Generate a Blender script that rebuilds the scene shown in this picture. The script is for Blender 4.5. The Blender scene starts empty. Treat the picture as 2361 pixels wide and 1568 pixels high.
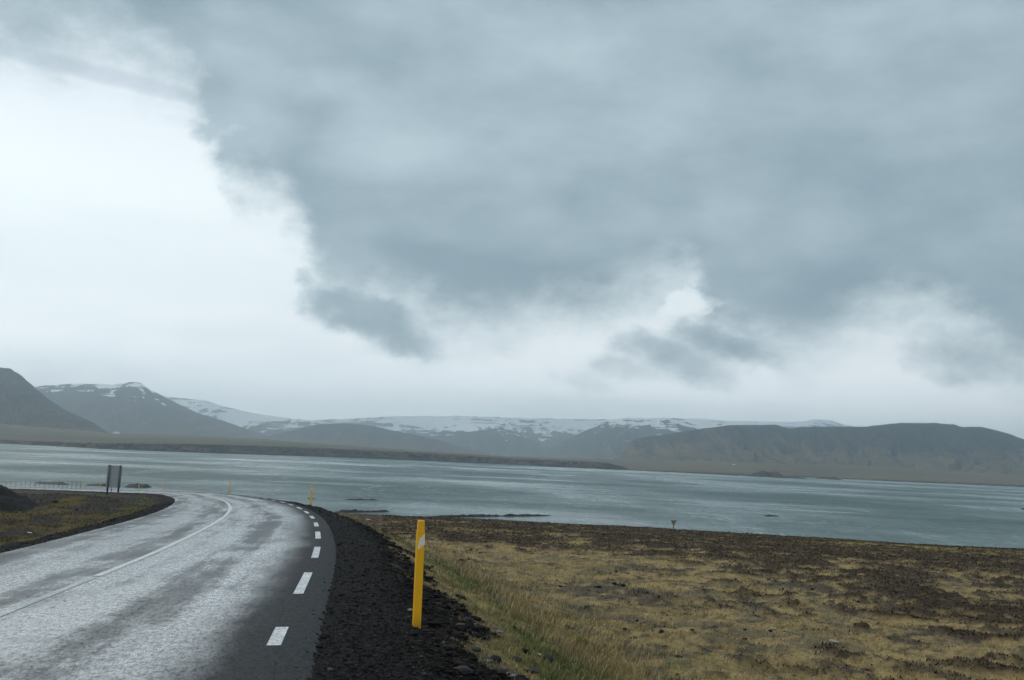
import bpy, bmesh, math, random
import numpy as np
from mathutils import Matrix, Vector, noise as mnoise

random.seed(7)
rng = np.random.default_rng(11)
scene = bpy.context.scene
COL = scene.collection

# ------------------------------------------------------------------ camera
FPX = 995.6                      # focal length in pixels of a 1024 wide picture
ROLL = math.radians(2.55)
PITCH = math.radians(6.68)
EYE = 1.6
cF = np.array([0, math.cos(PITCH), math.sin(PITCH)])
cR0 = np.array([1.0, 0, 0]); cU0 = np.array([0, -math.sin(PITCH), math.cos(PITCH)])
cR = cR0*math.cos(ROLL) + cU0*math.sin(ROLL)
cU = cU0*math.cos(ROLL) - cR0*math.sin(ROLL)
camd = bpy.data.cameras.new('camera'); cam = bpy.data.objects.new('camera', camd); COL.objects.link(cam)
camd.sensor_width = 36.0; camd.lens = FPX/1024*36.0
camd.clip_start = 0.1; camd.clip_end = 60000
cam.matrix_world = Matrix(((cR[0], cU[0], -cF[0], 0), (cR[1], cU[1], -cF[1], 0), (cR[2], cU[2], -cF[2], EYE), (0, 0, 0, 1)))
scene.camera = cam

def ray(px, py):                 # photo pixel (1024 grid) -> direction with y = 1
    d = cF + cR*(px-512)/FPX + cU*(340-py)/FPX
    return d/d[1]
def at(px, py, Y):               # point seen at that pixel at depth Y
    d = ray(px, py)
    return np.array([d[0]*Y, Y, EYE + d[2]*Y])
D = 0.43388                      # tracing grid (2360 wide) -> 1024 grid
S4 = 0.25                        # photograph pixels -> 1024 grid

# ------------------------------------------------------------------ node helpers
class NT:
    def __init__(s, tree): s.t = tree; s.t.nodes.clear()
    def n(s, typ, **kw):
        nd = s.t.nodes.new(typ)
        for k, v in kw.items(): setattr(nd, k, v)
        return nd
    def put(s, sock, v):
        if hasattr(v, 'is_output') or isinstance(v, bpy.types.NodeSocket): s.t.links.new(v, sock)
        else: sock.default_value = v
    def math(s, op, a, b=None, c=None, clamp=False):
        nd = s.n('ShaderNodeMath', operation=op, use_clamp=clamp)
        s.put(nd.inputs[0], a)
        if b is not None: s.put(nd.inputs[1], b)
        if c is not None: s.put(nd.inputs[2], c)
        return nd.outputs[0]
    def add(s, a, b): return s.math('ADD', a, b)
    def sub(s, a, b): return s.math('SUBTRACT', a, b)
    def mul(s, a, b): return s.math('MULTIPLY', a, b)
    def step(s, v, lo, hi, a=0.0, b=1.0):
        nd = s.n('ShaderNodeMapRange', interpolation_type='SMOOTHSTEP')
        for i, x in zip((0, 1, 2, 3, 4), (v, lo, hi, a, b)): s.put(nd.inputs[i], x)
        return nd.outputs[0]
    def lin(s, v, lo, hi, a=0.0, b=1.0):
        nd = s.n('ShaderNodeMapRange', clamp=True)
        for i, x in zip((0, 1, 2, 3, 4), (v, lo, hi, a, b)): s.put(nd.inputs[i], x)
        return nd.outputs[0]
    def mix(s, f, a, b, blend='MIX'):
        nd = s.n('ShaderNodeMix', data_type='RGBA', blend_type=blend)
        s.put(nd.inputs[0], f)
        for i, x in ((6, a), (7, b)):
            if isinstance(x, tuple) and len(x) == 3: x = x + (1,)
            s.put(nd.inputs[i], x)
        return nd.outputs[2]
    def noise(s, vec, scale, detail=4, rough=0.55, dist=0.0, lac=2.0, out=0):
        nd = s.n('ShaderNodeTexNoise')
        if vec is not None: s.t.links.new(vec, nd.inputs['Vector'])
        nd.inputs['Scale'].default_value = scale; nd.inputs['Detail'].default_value = detail
        nd.inputs['Roughness'].default_value = rough; nd.inputs['Distortion'].default_value = dist
        nd.inputs['Lacunarity'].default_value = lac
        return nd.outputs[out]
    def vscale(s, vec, sc, loc=(0, 0, 0)):
        nd = s.n('ShaderNodeMapping'); s.t.links.new(vec, nd.inputs[0])
        nd.inputs['Scale'].default_value = sc; nd.inputs['Location'].default_value = loc
        return nd.outputs[0]
    def bump(s, h, strength, dist, normal=None):
        nd = s.n('ShaderNodeBump'); s.t.links.new(h, nd.inputs['Height'])
        s.put(nd.inputs['Strength'], strength); s.put(nd.inputs['Distance'], dist)
        if normal is not None: s.t.links.new(normal, nd.inputs['Normal'])
        return nd.outputs[0]
def material(name):
    m = bpy.data.materials.new(name); m.use_nodes = True
    nt = NT(m.node_tree)
    out = nt.n('ShaderNodeOutputMaterial'); p = nt.n('ShaderNodeBsdfPrincipled')
    nt.t.links.new(p.outputs[0], out.inputs[0])
    def setp(**kw):
        for k, v in kw.items():
            sock = p.inputs[{'color': 'Base Color', 'rough': 'Roughness', 'spec': 'Specular IOR Level', 'normal': 'Normal',
                             'metal': 'Metallic', 'ior': 'IOR', 'coat': 'Coat Weight', 'coatr': 'Coat Roughness'}[k]]
            if isinstance(v, tuple) and len(v) == 3: v = v + (1,)
            nt.put(sock, v)
    return m, nt, setp

# ------------------------------------------------------------------ sky and sun
def rad_el(px, py):
    d = ray(px, py); return math.atan2(d[0], 1.0), math.atan2(d[2], math.hypot(d[0], 1.0))
SUN_EL, SUN_AZ = math.radians(48), math.radians(-62)       # high and to the left, behind the cloud
world = bpy.data.worlds.new('World'); scene.world = world; world.use_nodes = True
w = NT(world.node_tree)
def build_sky():
    out = w.n('ShaderNodeOutputWorld')
    tc = w.n('ShaderNodeTexCoord'); dirv = tc.outputs['Generated']
    sep = w.n('ShaderNodeSeparateXYZ'); w.t.links.new(dirv, sep.inputs[0])
    X, Y, Z = sep.outputs
    az0 = w.math('ARCTAN2', X, Y); el0 = w.math('ARCSINE', Z)
    # noise in the air carries the edges of the cloud
    def nz(scale, det, rough, seed, squash=1.6):
        v = w.vscale(dirv, (1, 1, squash), (seed, seed*1.7, -seed)); return w.n_noise(v, scale, det, rough)
    def n_noise(v, scale, det, rough): return w.sub(w.noise(v, scale, det, rough), 0.5)
    w.n_noise = n_noise
    wa = nz(7, 7, 0.60, 3.1); we = nz(7, 7, 0.60, 8.7); wf = nz(26, 6, 0.62, 1.3); wg = nz(26, 6, .62, 5.9)
    az = w.add(az0, w.add(w.mul(wa, 0.11), w.mul(wf, 0.030)))
    el = w.add(el0, w.add(w.mul(we, 0.075), w.mul(wg, 0.024)))
    # lower edge of the cloud deck: elevation against azimuth
    edge = [(-150, 105), (0, 108), (250, 132), (380, 175), (440, 220), (474, 320), (500, 428), (560, 470), (640, 494), (692, 545), (725, 610), (765, 690), (850, 732),
            (1000, 752), (1100, 758), (1250, 728), (1400, 708), (1480, 680), (1530, 655), (1590, 668), (1630, 760), (1680, 795), (1800, 812), (1900, 815),
            (2000, 775), (2090, 742), (2170, 752), (2230, 810), (2300, 868), (2380, 905), (2480, 915)]
    pts = [rad_el(x*D, y*D) for x, y in edge]
    A0, A1 = -0.62, 0.62
    fc = w.n('ShaderNodeFloatCurve'); cu = fc.mapping.curves[0]
    fc.mapping.use_clip = False
    E1 = 0.5
    P = [((a-A0)/(A1-A0), e/E1) for a, e in pts]
    P = [(0.0, 0.66)] + P + [(1.0, P[-1][1]*0.9)]
    cu.points[0].location = P[0]; cu.points[1].location = P[-1]
    for q in P[1:-1]: cu.points.new(*q)
    for q in cu.points: q.handle_type = 'VECTOR'
    fc.mapping.update()
    w.put(fc.inputs['Factor'], 1.0)
    w.t.links.new(w.math('DIVIDE', w.sub(az, A0), A1-A0, clamp=True), fc.inputs['Value'])
    low = w.mul(fc.outputs[0], E1)
    deck = w.math('DIVIDE', w.sub(el, low), 0.066)               # > 0 inside the cloud
    def blob(x, y, wx, wy, rot, gain=1.0, a=None, e=None):
        a0, e0 = rad_el(x*D, y*D); c, s_ = math.cos(rot), math.sin(rot)
        da = w.sub(a or az, a0); de = w.sub(e or el, e0)
        p = w.add(w.mul(da, c/(wx*D/FPX)), w.mul(de, -s_/(wx*D/FPX)))
        q = w.add(w.mul(da, s_/(wy*D/FPX)), w.mul(de, c/(wy*D/FPX)))
        r2 = w.add(w.mul(p, p), w.mul(q, q))
        return w.mul(w.sub(1.0, r2), gain)
    f = deck
    for b in ((790, 718, 110, 58, 0.3, 0.85), (860, 738, 150, 48, 0.2, .75), (895, 763, 112, 34, 0.22, 0.6), (1540, 826, 130, 54, 0.22, .5), (1640, 785, 95, 50, 0.2, .6), (1400, 858, 55, 22, 0.1, .12),
              (2240, 838, 120, 42, 0.2, .3), (1720, 790, 120, 40, 0.2, .6), (705, 645, 30, 16, 0.0, .3)):
        f = w.math('SMOOTH_MAX', f, blob(*b), 0.25)
    # notches of bright sky bitten out of the deck
    for b in ((1580, 690, 75, 32, 0.0, .85), (860, 475, 70, 32, 0.1, .45), (530, 300, 35, 25, 0, .5)):
        f = w.sub(f, w.math('MAXIMUM', blob(*b), 0.0))
    f = w.add(f, w.add(w.mul(wf, .7), w.mul(nz(60, 5, .6, 2.6), .35)))
    cover = w.step(f, -0.60, 0.80)
    # thin grey veil up to the left and its darker streak
    # tone of the deck: soft broad mottling
    t1 = nz(2.6, 3, 0.5, 4.4, 2.2); t2 = nz(7.5, 4, 0.5, 6.1, 2.4)
    t3 = nz(19, 5, .58, 7.7, 2.0)
    base = w.mul(w.step(f, .1, .9), w.step(f, 2.6, .9))
    tone = w.add(w.add(w.mul(t1, 1.3), w.mul(t2, 1.15)), w.add(w.mul(t3, .55), w.add(w.mul(base, -.20), 0.56)))
    for b, k in (((640, 380, 210, 80, 0.2), -.30), ((1250, 660, 420, 90, 0.05), -.26), ((1230, 480, 300, 160, 0.3), -.14), ((900, 250, 260, 170, 0.2), .24),
                 ((1900, 260, 500, 160, .1), -.02), ((2330, 860, 170, 60, .2), -.22), ((2200, 775, 120, 30, .1), .35), ((880, 768, 150, 30, .22), -.22), ((350, 40, 420, 70, -.05), .12), ((1650, 560, 300, 70, .1), -.14),
                 ((560, 150, 300, 70, 0.12), .35), ((590, 285, 130, 90, 0.1), .40), ((1040, 590, 220, 60, .1), -.12)):
        g = blob(*b, a=w.add(az0, w.mul(wa, .06)), e=w.add(el0, w.mul(we, .05)))
        tone = w.add(tone, w.mul(w.math('POWER', w.math('MAXIMUM', g, 0.0), 1.4), k))
    dark = (0.170, 0.243, 0.283); light = (0.400, 0.492, 0.54)
    ccol = w.mix(w.lin(tone, 0.0, 1.0), dark, light)
    # bright overcast behind, greyer and cooler towards the horizon and under the deck
    up = w.step(el0, 0.02, 0.17)
    bcol = w.mix(up, (1.52, 1.52, 1.52), (0.87, 0.93, 0.935))
    bz = nz(5, 5, .55, 12.2, 4.0)
    low_grey = w.mul(w.step(bz, -.02, .22), w.step(el0, .14, .04))
    bcol = w.mix(w.mul(low_grey, .40), bcol, (0.72, 0.77, 0.82))
    hi_grey = w.step(el0, .225, .33)
    bcol = w.mix(w.mul(hi_grey, .75), bcol, (0.70, 0.75, 0.80))
    veil = nz(3.4, 5, .55, 21.0, 5.0)
    bcol = w.mix(w.mul(w.step(veil, .0, .25), .30), bcol, (0.66, 0.72, 0.77))
    g = blob(230, 168, 430, 24, 0.085, a=az0, e=w.add(el0, w.mul(we, .012)))
    bcol = w.mix(w.mul(w.step(g, 0.0, 1.0), .60), bcol, (0.40, 0.47, 0.53))
    col = w.mix(cover, bcol, ccol)
    # the clouds hide almost all of the clear daylight sky above them
    sky = w.n('ShaderNodeTexSky', sky_type='NISHITA', sun_disc=False)
    sky.sun_elevation = SUN_EL; sky.sun_rotation = -SUN_AZ + math.pi*0
    sky.sun_rotation = SUN_AZ % (2*math.pi)
    b1 = w.n('ShaderNodeBackground'); w.t.links.new(sky.outputs[0], b1.inputs[0]); b1.inputs[1].default_value = 0.07
    b2 = w.n('ShaderNodeBackground'); w.t.links.new(col, b2.inputs[0]); b2.inputs[1].default_value = SKY_GAIN
    mx = w.n('ShaderNodeMixShader'); mx.inputs[0].default_value = 0.95
    w.t.links.new(b1.outputs[0], mx.inputs[1]); w.t.links.new(b2.outputs[0], mx.inputs[2])
    w.t.links.new(mx.outputs[0], out.inputs[0])
SKY_GAIN = 1.24
build_sky()
world.cycles.sampling_method = 'MANUAL'; world.cycles.sample_map_resolution = 1024

sund = bpy.data.lights.new('sun', 'SUN'); sun = bpy.data.objects.new('sun', sund); COL.objects.link(sun)
sund.energy = 1.1; sund.angle = math.radians(40); sund.color = (1.0, 0.96, 0.9)
sdir = Vector((math.sin(SUN_AZ)*math.cos(SUN_EL), math.cos(SUN_AZ)*math.cos(SUN_EL), math.sin(SUN_EL)))
sun.rotation_euler = sdir.to_track_quat('Z', 'Y').to_euler()

scene.view_settings.view_transform = 'Standard'
scene.view_settings.look = 'None'
scene.view_settings.exposure = 0.08
scene.view_settings.gamma = 1.0
scene.view_settings.use_curve_mapping = False
scene.cycles.volume_bounces = 2
scene.cycles.max_bounces = 8
scene.cycles.use_denoising = True

# ------------------------------------------------------------------ object helpers
def tag(o, label=None, cat=None, group=None, kind=None):
    if label: o['label'] = label
    if cat: o['category'] = cat
    if group: o['group'] = group
    if kind: o['kind'] = kind
    return o
def link(name, me, mat=None, parent=None):
    o = bpy.data.objects.new(name, me); COL.objects.link(o)
    if mat: me.materials.append(mat)
    if parent: o.parent = parent
    return o
def empty(name, loc, rot=(0, 0, 0)):
    o = bpy.data.objects.new(name, None); COL.objects.link(o)
    o.location = loc; o.rotation_euler = rot; o.empty_display_size = 0.2
    return o
def mesh_np(name, V, Fq, smooth=True):
    me = bpy.data.meshes.new(name)
    V = np.asarray(V, np.float32); Fq = np.asarray(Fq, np.int32); k = Fq.shape[1]
    me.vertices.add(len(V)); me.vertices.foreach_set('co', V.ravel())
    me.loops.add(Fq.size); me.loops.foreach_set('vertex_index', Fq.ravel())
    me.polygons.add(len(Fq)); me.polygons.foreach_set('loop_start', np.arange(0, Fq.size, k, dtype=np.int32))
    me.polygons.foreach_set('use_smooth', np.full(len(Fq), smooth))
    me.update(); me.validate()
    return me
def grid_faces(nu, nv):
    i = np.arange(nu-1)[:, None]*nv + np.arange(nv-1)[None, :]
    return np.stack([i, i+nv, i+nv+1, i+1], -1).reshape(-1, 4)
def color_attr(me, name, rgb):
    a = me.color_attributes.new(name, 'FLOAT_COLOR', 'POINT')
    c = np.ones((len(rgb), 4), np.float32); c[:, :3] = rgb
    a.data.foreach_set('color', c.ravel())
def float_attr(me, name, v):
    a = me.attributes.new(name, 'FLOAT', 'POINT'); a.data.foreach_set('value', np.asarray(v, np.float32).ravel())
def bm_obj(name, fn, mat, parent=None, bevel=0.0, smooth=False):
    bm = bmesh.new(); fn(bm)
    if bevel: bmesh.ops.bevel(bm, geom=list(bm.edges), offset=bevel, segments=2, affect='EDGES', profile=0.6)
    me = bpy.data.meshes.new(name); bm.to_mesh(me); bm.free()
    for p in me.polygons: p.use_smooth = smooth
    return link(name, me, mat, parent)
def box(bm, c, s, rotz=0.0):
    r = bmesh.ops.create_cube(bm, size=1.0)
    M = Matrix.Translation(c) @ Matrix.Rotation(rotz, 4, 'Z') @ Matrix.Diagonal((s[0], s[1], s[2], 1))
    bmesh.ops.transform(bm, matrix=M, verts=r['verts'])

def sstep(x, a, b):
    t = np.clip((x-a)/(b-a), 0, 1); return t*t*(3-2*t)
def _hash(ix, iy, seed):
    h = (ix.astype(np.int64)*374761393 + iy.astype(np.int64)*668265263 + seed*1442695041) & 0xffffffff
    h = ((h ^ (h >> 13))*1274126177) & 0xffffffff
    h = h ^ (h >> 16)
    return (h & 0xffff).astype(np.float64)/65535.0
def vnoise(x, y, seed=0):
    ix = np.floor(x); iy = np.floor(y); fx = x-ix; fy = y-iy
    fx = fx*fx*fx*(fx*(fx*6-15)+10); fy = fy*fy*fy*(fy*(fy*6-15)+10)
    a = _hash(ix, iy, seed); b = _hash(ix+1, iy, seed); c = _hash(ix, iy+1, seed); d = _hash(ix+1, iy+1, seed)
    return (a*(1-fx)+b*fx)*(1-fy) + (c*(1-fx)+d*fx)*fy
def fbm(x, y, oct=5, seed=0, rough=0.5):
    s = 0; a = 1; tot = 0
    for k in range(oct):
        s = s + a*vnoise(x*2**k + 17.3*k, y*2**k - 9.1*k, seed+k); tot += a; a *= rough
    return s/tot                                   # 0..1

# ------------------------------------------------------------------ the run of the road
FA, FB = 0.0184, 0.000167
def fall(y):                                       # the whole hillside falls away towards the shore
    y = np.asarray(y, float); yy = np.maximum(y, -40)
    return -(FA*yy + FB*yy*np.abs(yy))
def hit(px, py):                                   # where a sight line meets that hillside
    d = ray(px, py); B = d[2] + FA
    disc = B*B - 4*FB*EYE
    t = (-B - math.sqrt(max(disc, 0)))/(2*FB)
    return np.array([d[0]*t, t, EYE + d[2]*t])
near_c = [(0, 2457.5), (193, 2380), (385, 2306), (551, 2243), (716, 2168), (826, 2110.6), (881, 2083), (917, 2051), (925.5, 2030)]
cpts = [hit(x*S4, y*S4) for x, y in near_c]
d0 = cpts[2]-cpts[0]; d0 /= np.linalg.norm(d0[:2])
back = []
for L in (30, 20, 10): 
    q = cpts[0]-d0*L; q = np.array([q[0]+0.0006*L*L, q[1], float(fall(q[1]))]); back.append(q)
far_c = [(910.6, 2008.7, 54), (881, 1996, 65), (826, 1983, 82), (741, 1971, 106), (600, 1967.5, 125), (450, 1962, 143), (300, 1957.3, 162), (136, 1952.5, 186), (0, 1949.5, 206),
         (-260, 1944, 240), (-600, 1938, 285)]
cpts = back + cpts + [at(x*S4, y*S4, Y) for x, y, Y in far_c]
cpts = np.array(cpts)
s = np.r_[0, np.cumsum(np.linalg.norm(np.diff(cpts[:, :2], axis=0), axis=1))]
ss = np.arange(0, s[-1], 0.5)
C = np.stack([np.interp(ss, s, cpts[:, k]) for k in range(3)], 1)
def smooth1(a, sig):                               # widening gaussian keeps the near part exact
    out = a.copy()
    k = np.arange(-60, 61)*0.5
    pad = np.concatenate([np.repeat(a[:1], 60, 0) + (np.arange(-60, 0)[:, None])*(a[1]-a[0]), a, np.repeat(a[-1:], 60, 0)+(np.arange(1, 61)[:, None])*(a[-1]-a[-2])])
    for i in range(len(a)):
        g = np.exp(-.5*(k/sig[i])**2); g /= g.sum(); out[i] = g @ pad[i:i+121]
    return out
C = smooth1(C, np.interp(ss, [0, 40, 70, 110, 160], [3, 3, 5, 8, 9]))
T = np.gradient(C, axis=0); T[:, 2] = 0; T /= np.linalg.norm(T, axis=1)[:, None]
NR = np.stack([T[:, 1], -T[:, 0], 0*T[:, 0]], 1)   # to the right of travel
W_L, W_R = 2.62, 3.14
BANK = 0.035
def road_pt(i, u, dz=0.0):
    return C[i] + NR[i]*u + np.array([0, 0, BANK*np.clip(u, -4, 4) + dz])
def road_frame(x, y):                              # nearest station and signed offset
    x = np.asarray(x, float).ravel(); y = np.asarray(y, float).ravel()
    idx = np.empty(len(x), np.int32)
    cx = C[:, 0].astype(np.float32); cy = C[:, 1].astype(np.float32)
    for a in range(0, len(x), 20000):
        dx = x[a:a+20000, None].astype(np.float32) - cx; dy = y[a:a+20000, None].astype(np.float32) - cy
        idx[a:a+20000] = np.argmin(dx*dx + dy*dy, 1)
    u = (x-C[idx, 0])*NR[idx, 0] + (y-C[idx, 1])*NR[idx, 1]
    v = (x-C[idx, 0])*T[idx, 0] + (y-C[idx, 1])*T[idx, 1]
    return idx, u, v

def verge(x, y):                                   # width of the gravel beside the asphalt wobbles
    return fbm(x*.35, y*.35, 3, 91)-.5
def ground(x, y, fine=True):
    """height, offset from the road, station"""
    shp = np.shape(x); x = np.asarray(x, float).ravel(); y = np.asarray(y, float).ravel()
    idx, u, v = road_frame(x, y)
    zr = C[idx, 2] + T[idx, 2]*v + BANK*np.clip(u, -4, 4)
    side = sstep(u, -3, 3)
    base = fall(y) - (0.75 + 0.8*side)
    base = base - 0.012*np.maximum(x-5, 0)**1.0*sstep(y, 40, 140)     # falls a little more to the right
    base = base + (fbm(x*.06, y*.06, 3, 5)-.5)*.5*sstep(np.abs(u), 5, 12)
    e = np.where(u > 0, u-W_R, -u-W_L)             # beyond the asphalt edge
    drop = 0.10*np.clip(e, 0, 1.0) + np.where(u > 0, 0.40, 0.28)*np.maximum(e-0.95, 0)
    zs = zr - drop - 0.035
    k = 0.25
    h = np.clip(.5 + .5*(base-zs)/k, 0, 1)
    zm = zs*(1-h) + base*h + k*h*(1-h)
    z = np.where(e < 0.3, zs, np.where(e < 1.3, zs + (zm-zs)*sstep(e, .3, 1.3), zm))
    # low spoil mounds and the wet hollow inside the bend
    def hump(cx, cy, r, hh):
        return hh*np.exp(-(((x-cx)**2 + (y-cy)**2)/r**2))
    z = z + hump(-24.5, 57, 4.0, 0.75)*sstep(e, 1, 4)
    if fine:
        far = np.hypot(x, y)
        rough = sstep(e, 0.2, 1.6)
        z = z + rough*((fbm(x*.9, y*.9, 4, 21)-.5)*.26 + (fbm(x*2.1, y*2.1, 3, 27)-.5)*.14 + (fbm(x*4.1, y*4.1, 3, 33)-.5)*.09*sstep(far, 90, 20))
        z = z + sstep(e, -.1, .3)*(fbm(x*7, y*7, 2, 43)-.5)*.03
    return z.reshape(shp), u.reshape(shp), idx.reshape(shp)

TAN = np.array([0.330, 0.236, 0.108]); TAN2 = np.array([0.230, 0.163, 0.074]); GREEN = np.array([0.070, 0.095, 0.020]); HEATH = np.array([0.034, 0.0195, 0.0115])
STONE = np.array([0.082, 0.066, 0.050]); GRAVEL = np.array([0.0125, 0.0112, 0.0115]); OLIVE = np.array([0.20, 0.155, 0.032]); BARE = np.array([.055, .043, .034])
def lerp(a, b, t): return a + (b-a)*t[..., None]
def cover(x, y, u):
    """ground cover colour and weights (grass, heath, gravel)"""
    e = np.where(u > 0, u-W_R, -u-W_L)
    n1 = fbm(x*.22, y*.16, 6, 61, .68); n2 = fbm(x*.9, y*.6, 6, 62, .68); n3 = fbm(x*3.2, y*2.2, 5, 63, .65); n4 = fbm(x*.6, y*.42, 6, 64, .66)
    right = sstep(u, 0, 2)
    tan = lerp(np.broadcast_to(TAN, x.shape+(3,)), TAN2, sstep(n2*.5+n3*.5, .38, .62))
    tan = lerp(tan, np.array([.045, .034, .022]), .72*sstep(n3*.7+n4*.3 - .06*sstep(x, 6, 2), .54, .64))
    tan = lerp(tan, np.array([.12, .105, .075]), .6*sstep(fbm(x*1.1+40, y*.8, 5, 72, .65), .5, .62))
    # heath: the band near the shore, and a dark patch to the right
    hb = sstep(y, 40, 58)*.80 + .24*sstep(y, 26, 40)*sstep(x, 4, 11) + .62*np.exp(-(((x-14)/6.5)**2 + ((y-24)/5.5)**2)) + .26*np.exp(-(((x-8)/6)**2+((y-31)/5)**2)) - .95*np.exp(-(((x-42)/15)**2+((y-84)/17)**2)) - .20*np.exp(-(((x+1)/7)**2+((y-48)/8)**2))
    hb = hb - .25*sstep(x, 5, 1)*sstep(y, 45, 30)
    hm = sstep(n1*.45 + n2*.37 + n3*.18 + hb*.26, .57, .68)*right
    hm = hm*(1-.75*sstep(fbm(x*1.3, y*.7, 5, 71, .7)*.6+n3*.4, .50, .60))
    st = .17*np.exp(-(((x-3.4)/1.9)**2 + ((y-30)/3.2)**2)) + .07*sstep(x, 3, 9)*np.exp(-((y-38)/9)**2) + .03*np.exp(-(((x-9.5)/3)**2+((y-22)/3)**2))
    mound = sstep(fbm(x*.75, y*.95, 4, 81, .55), .61, .66)*right*sstep(x, 4.5, 9)*sstep(y, 60, 44)*sstep(x*1.4+y*.2, 12, 17)
    hm = np.maximum(hm, mound)
    sm = sstep(n4*.40 + n2*.25 + n3*.35 + st, .56, .64)*right
    olive = right*sstep(x, 12, 30)*np.exp(-((y-88)/22)**2)
    left = 1-right
    lm = left*sstep(n4*.6+n2*.4 + .22*np.exp(-(((x+24.5)/5)**2+((y-57)/5)**2)) + .15*np.exp(-(((x+13)/3.5)**2+((y-24)/3)**2)) + .2*sstep(y, 68, 82), .50, .62)
    col = tan
    col = lerp(col, OLIVE, olive*.7)
    col = lerp(col, STONE, sm*.8)
    col = lerp(col, lerp(np.broadcast_to(HEATH, x.shape+(3,)), np.array([.058, .042, .030]), sstep(n3, .4, .62)), hm*.92)
    lt = lerp(np.broadcast_to(np.array([.098, .072, .026]), x.shape+(3,)), np.array([.05, .036, .019]), sstep(n2, .42, .62))
    col = lerp(col, lt, left)
    col = lerp(col, np.array([.042, .037, .035]), lm*.9)
    # bank: green at the top and foot, then gravel on the shoulder
    gw = fbm(x*.5, y*.5, 4, 77)
    green = right*np.exp(-((e-2.9-(gw-.5)*1.6)/.85)**2)*sstep(gw*.6+n3*.4, .36, .56)
    green = np.maximum(green, 0.75*right*sstep(y, 32, 15)*np.exp(-((e-4.6)/2.0)**2)*sstep(n2, .44, .62))
    green = np.maximum(green, left*np.exp(-((e-1.9)/.7)**2)*sstep(n3, .45, .65)*.6)
    col = lerp(col, GREEN, green*.85)
    wob = (fbm(x*.45, y*.45, 4, 78)-.5)*1.9 + (n3-.5)*.9
    gr = np.where(u > 0, sstep(e+wob, 2.3, 1.6), sstep(e+wob*.4, 1.35, .95))
    col = lerp(col, lerp(np.broadcast_to(GRAVEL, x.shape+(3,)), BARE, sstep(e, .9, 2.2)*sstep(n3, .45, .7)), gr)
    return col, (1-gr)*(1-sm*.7), hm*(1-gr), gr, green*(1-gr), sm*(1-gr)

# ------------------------------------------------------------------ ground sheet
m_ground, nt, setp = material('ground_cover')
ca = nt.n('ShaderNodeVertexColor', layer_name='cover'); geo = nt.n('ShaderNodeNewGeometry'); pos = geo.outputs['Position']
grav = nt.n('ShaderNodeAttribute', attribute_name='gravel').outputs['Fac']
n_a = nt.noise(pos, 9, 6, .65); n_b = nt.noise(pos, 38, 5, .65); n_c = nt.noise(pos, 2.2, 5, .6)
k = nt.add(nt.add(nt.mul(n_a, .8), nt.mul(n_b, .8)), nt.mul(n_c, .5))
mul = nt.lin(k, .65, 1.45, .35, 1.75)
vor = nt.n('ShaderNodeTexVoronoi', feature='F1'); nt.t.links.new(pos, vor.inputs['Vector']); vor.inputs['Scale'].default_value = 24
vcol = nt.n('ShaderNodeSeparateColor'); nt.t.links.new(vor.outputs['Color'], vcol.inputs[0])
peb = nt.lin(vcol.outputs[0], 0, 1, .45, 1.7)
cm = nt.n('ShaderNodeCombineColor'); mm = nt.mix(grav, (1, 1, 1), (1, 1, 1))
fac = nt.mul(mul, nt.add(nt.mul(nt.sub(peb, 1.0), grav), 1.0))
for i in range(3): nt.put(cm.inputs[i], fac)
gc = nt.mix(1.0, ca.outputs['Color'], cm.outputs[0], 'MULTIPLY')
b1 = nt.bump(nt.add(n_b, nt.mul(vor.outputs['Distance'], nt.mul(grav, -1.0))), .7, .03)
setp(color=gc, rough=.9, spec=.12, normal=nt.bump(n_a, .6, .08, b1))

def build_ground():
    nr, na = 640, 760
    rr = np.concatenate([np.linspace(1.2, 4.5, 10)[:-1], np.exp(np.linspace(math.log(4.5), math.log(430), nr))])
    aa = np.linspace(-.86, .80, na)
    A, R = np.meshgrid(aa, rr, indexing='ij')
    x = R*np.sin(A); y = R*np.cos(A)
    z, u, idx = ground(x, y)
    col, *_r = cover(x, y, u); gr = _r[2]; z = z + .11*_r[1]
    me = mesh_np('ground', np.stack([x, y, z], -1).reshape(-1, 3), grid_faces(na, len(rr)))
    color_attr(me, 'cover', col.reshape(-1, 3)); float_attr(me, 'gravel', gr.ravel())
    o = link('ground', me, m_ground)
    tag(o, 'rough grass, heath and dark gravel sloping down to the fjord', 'ground', kind='structure')
    # coarse land out of the frame, all round and behind, a little lower where it meets the sheet in view
    aa2 = np.linspace(.795, 2*math.pi-.855, 90); rr2 = np.exp(np.linspace(math.log(1.2), math.log(430), 60))
    A, R = np.meshgrid(aa2, rr2, indexing='ij'); x = R*np.sin(A); y = R*np.cos(A)
    z, u, idx = ground(x, y, False); col, *_r = cover(x, y, u)
    z = np.where(y < -60, z-.0*y, z) - .02
    me = mesh_np('land', np.stack([x, y, z], -1).reshape(-1, 3), grid_faces(90, 60))
    color_attr(me, 'cover', col.reshape(-1, 3)); float_attr(me, 'gravel', _r[2].ravel())
    tag(link('land', me, m_ground), 'hillside of grass and gravel behind and beside the road', 'ground', kind='structure')
build_ground()

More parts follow.
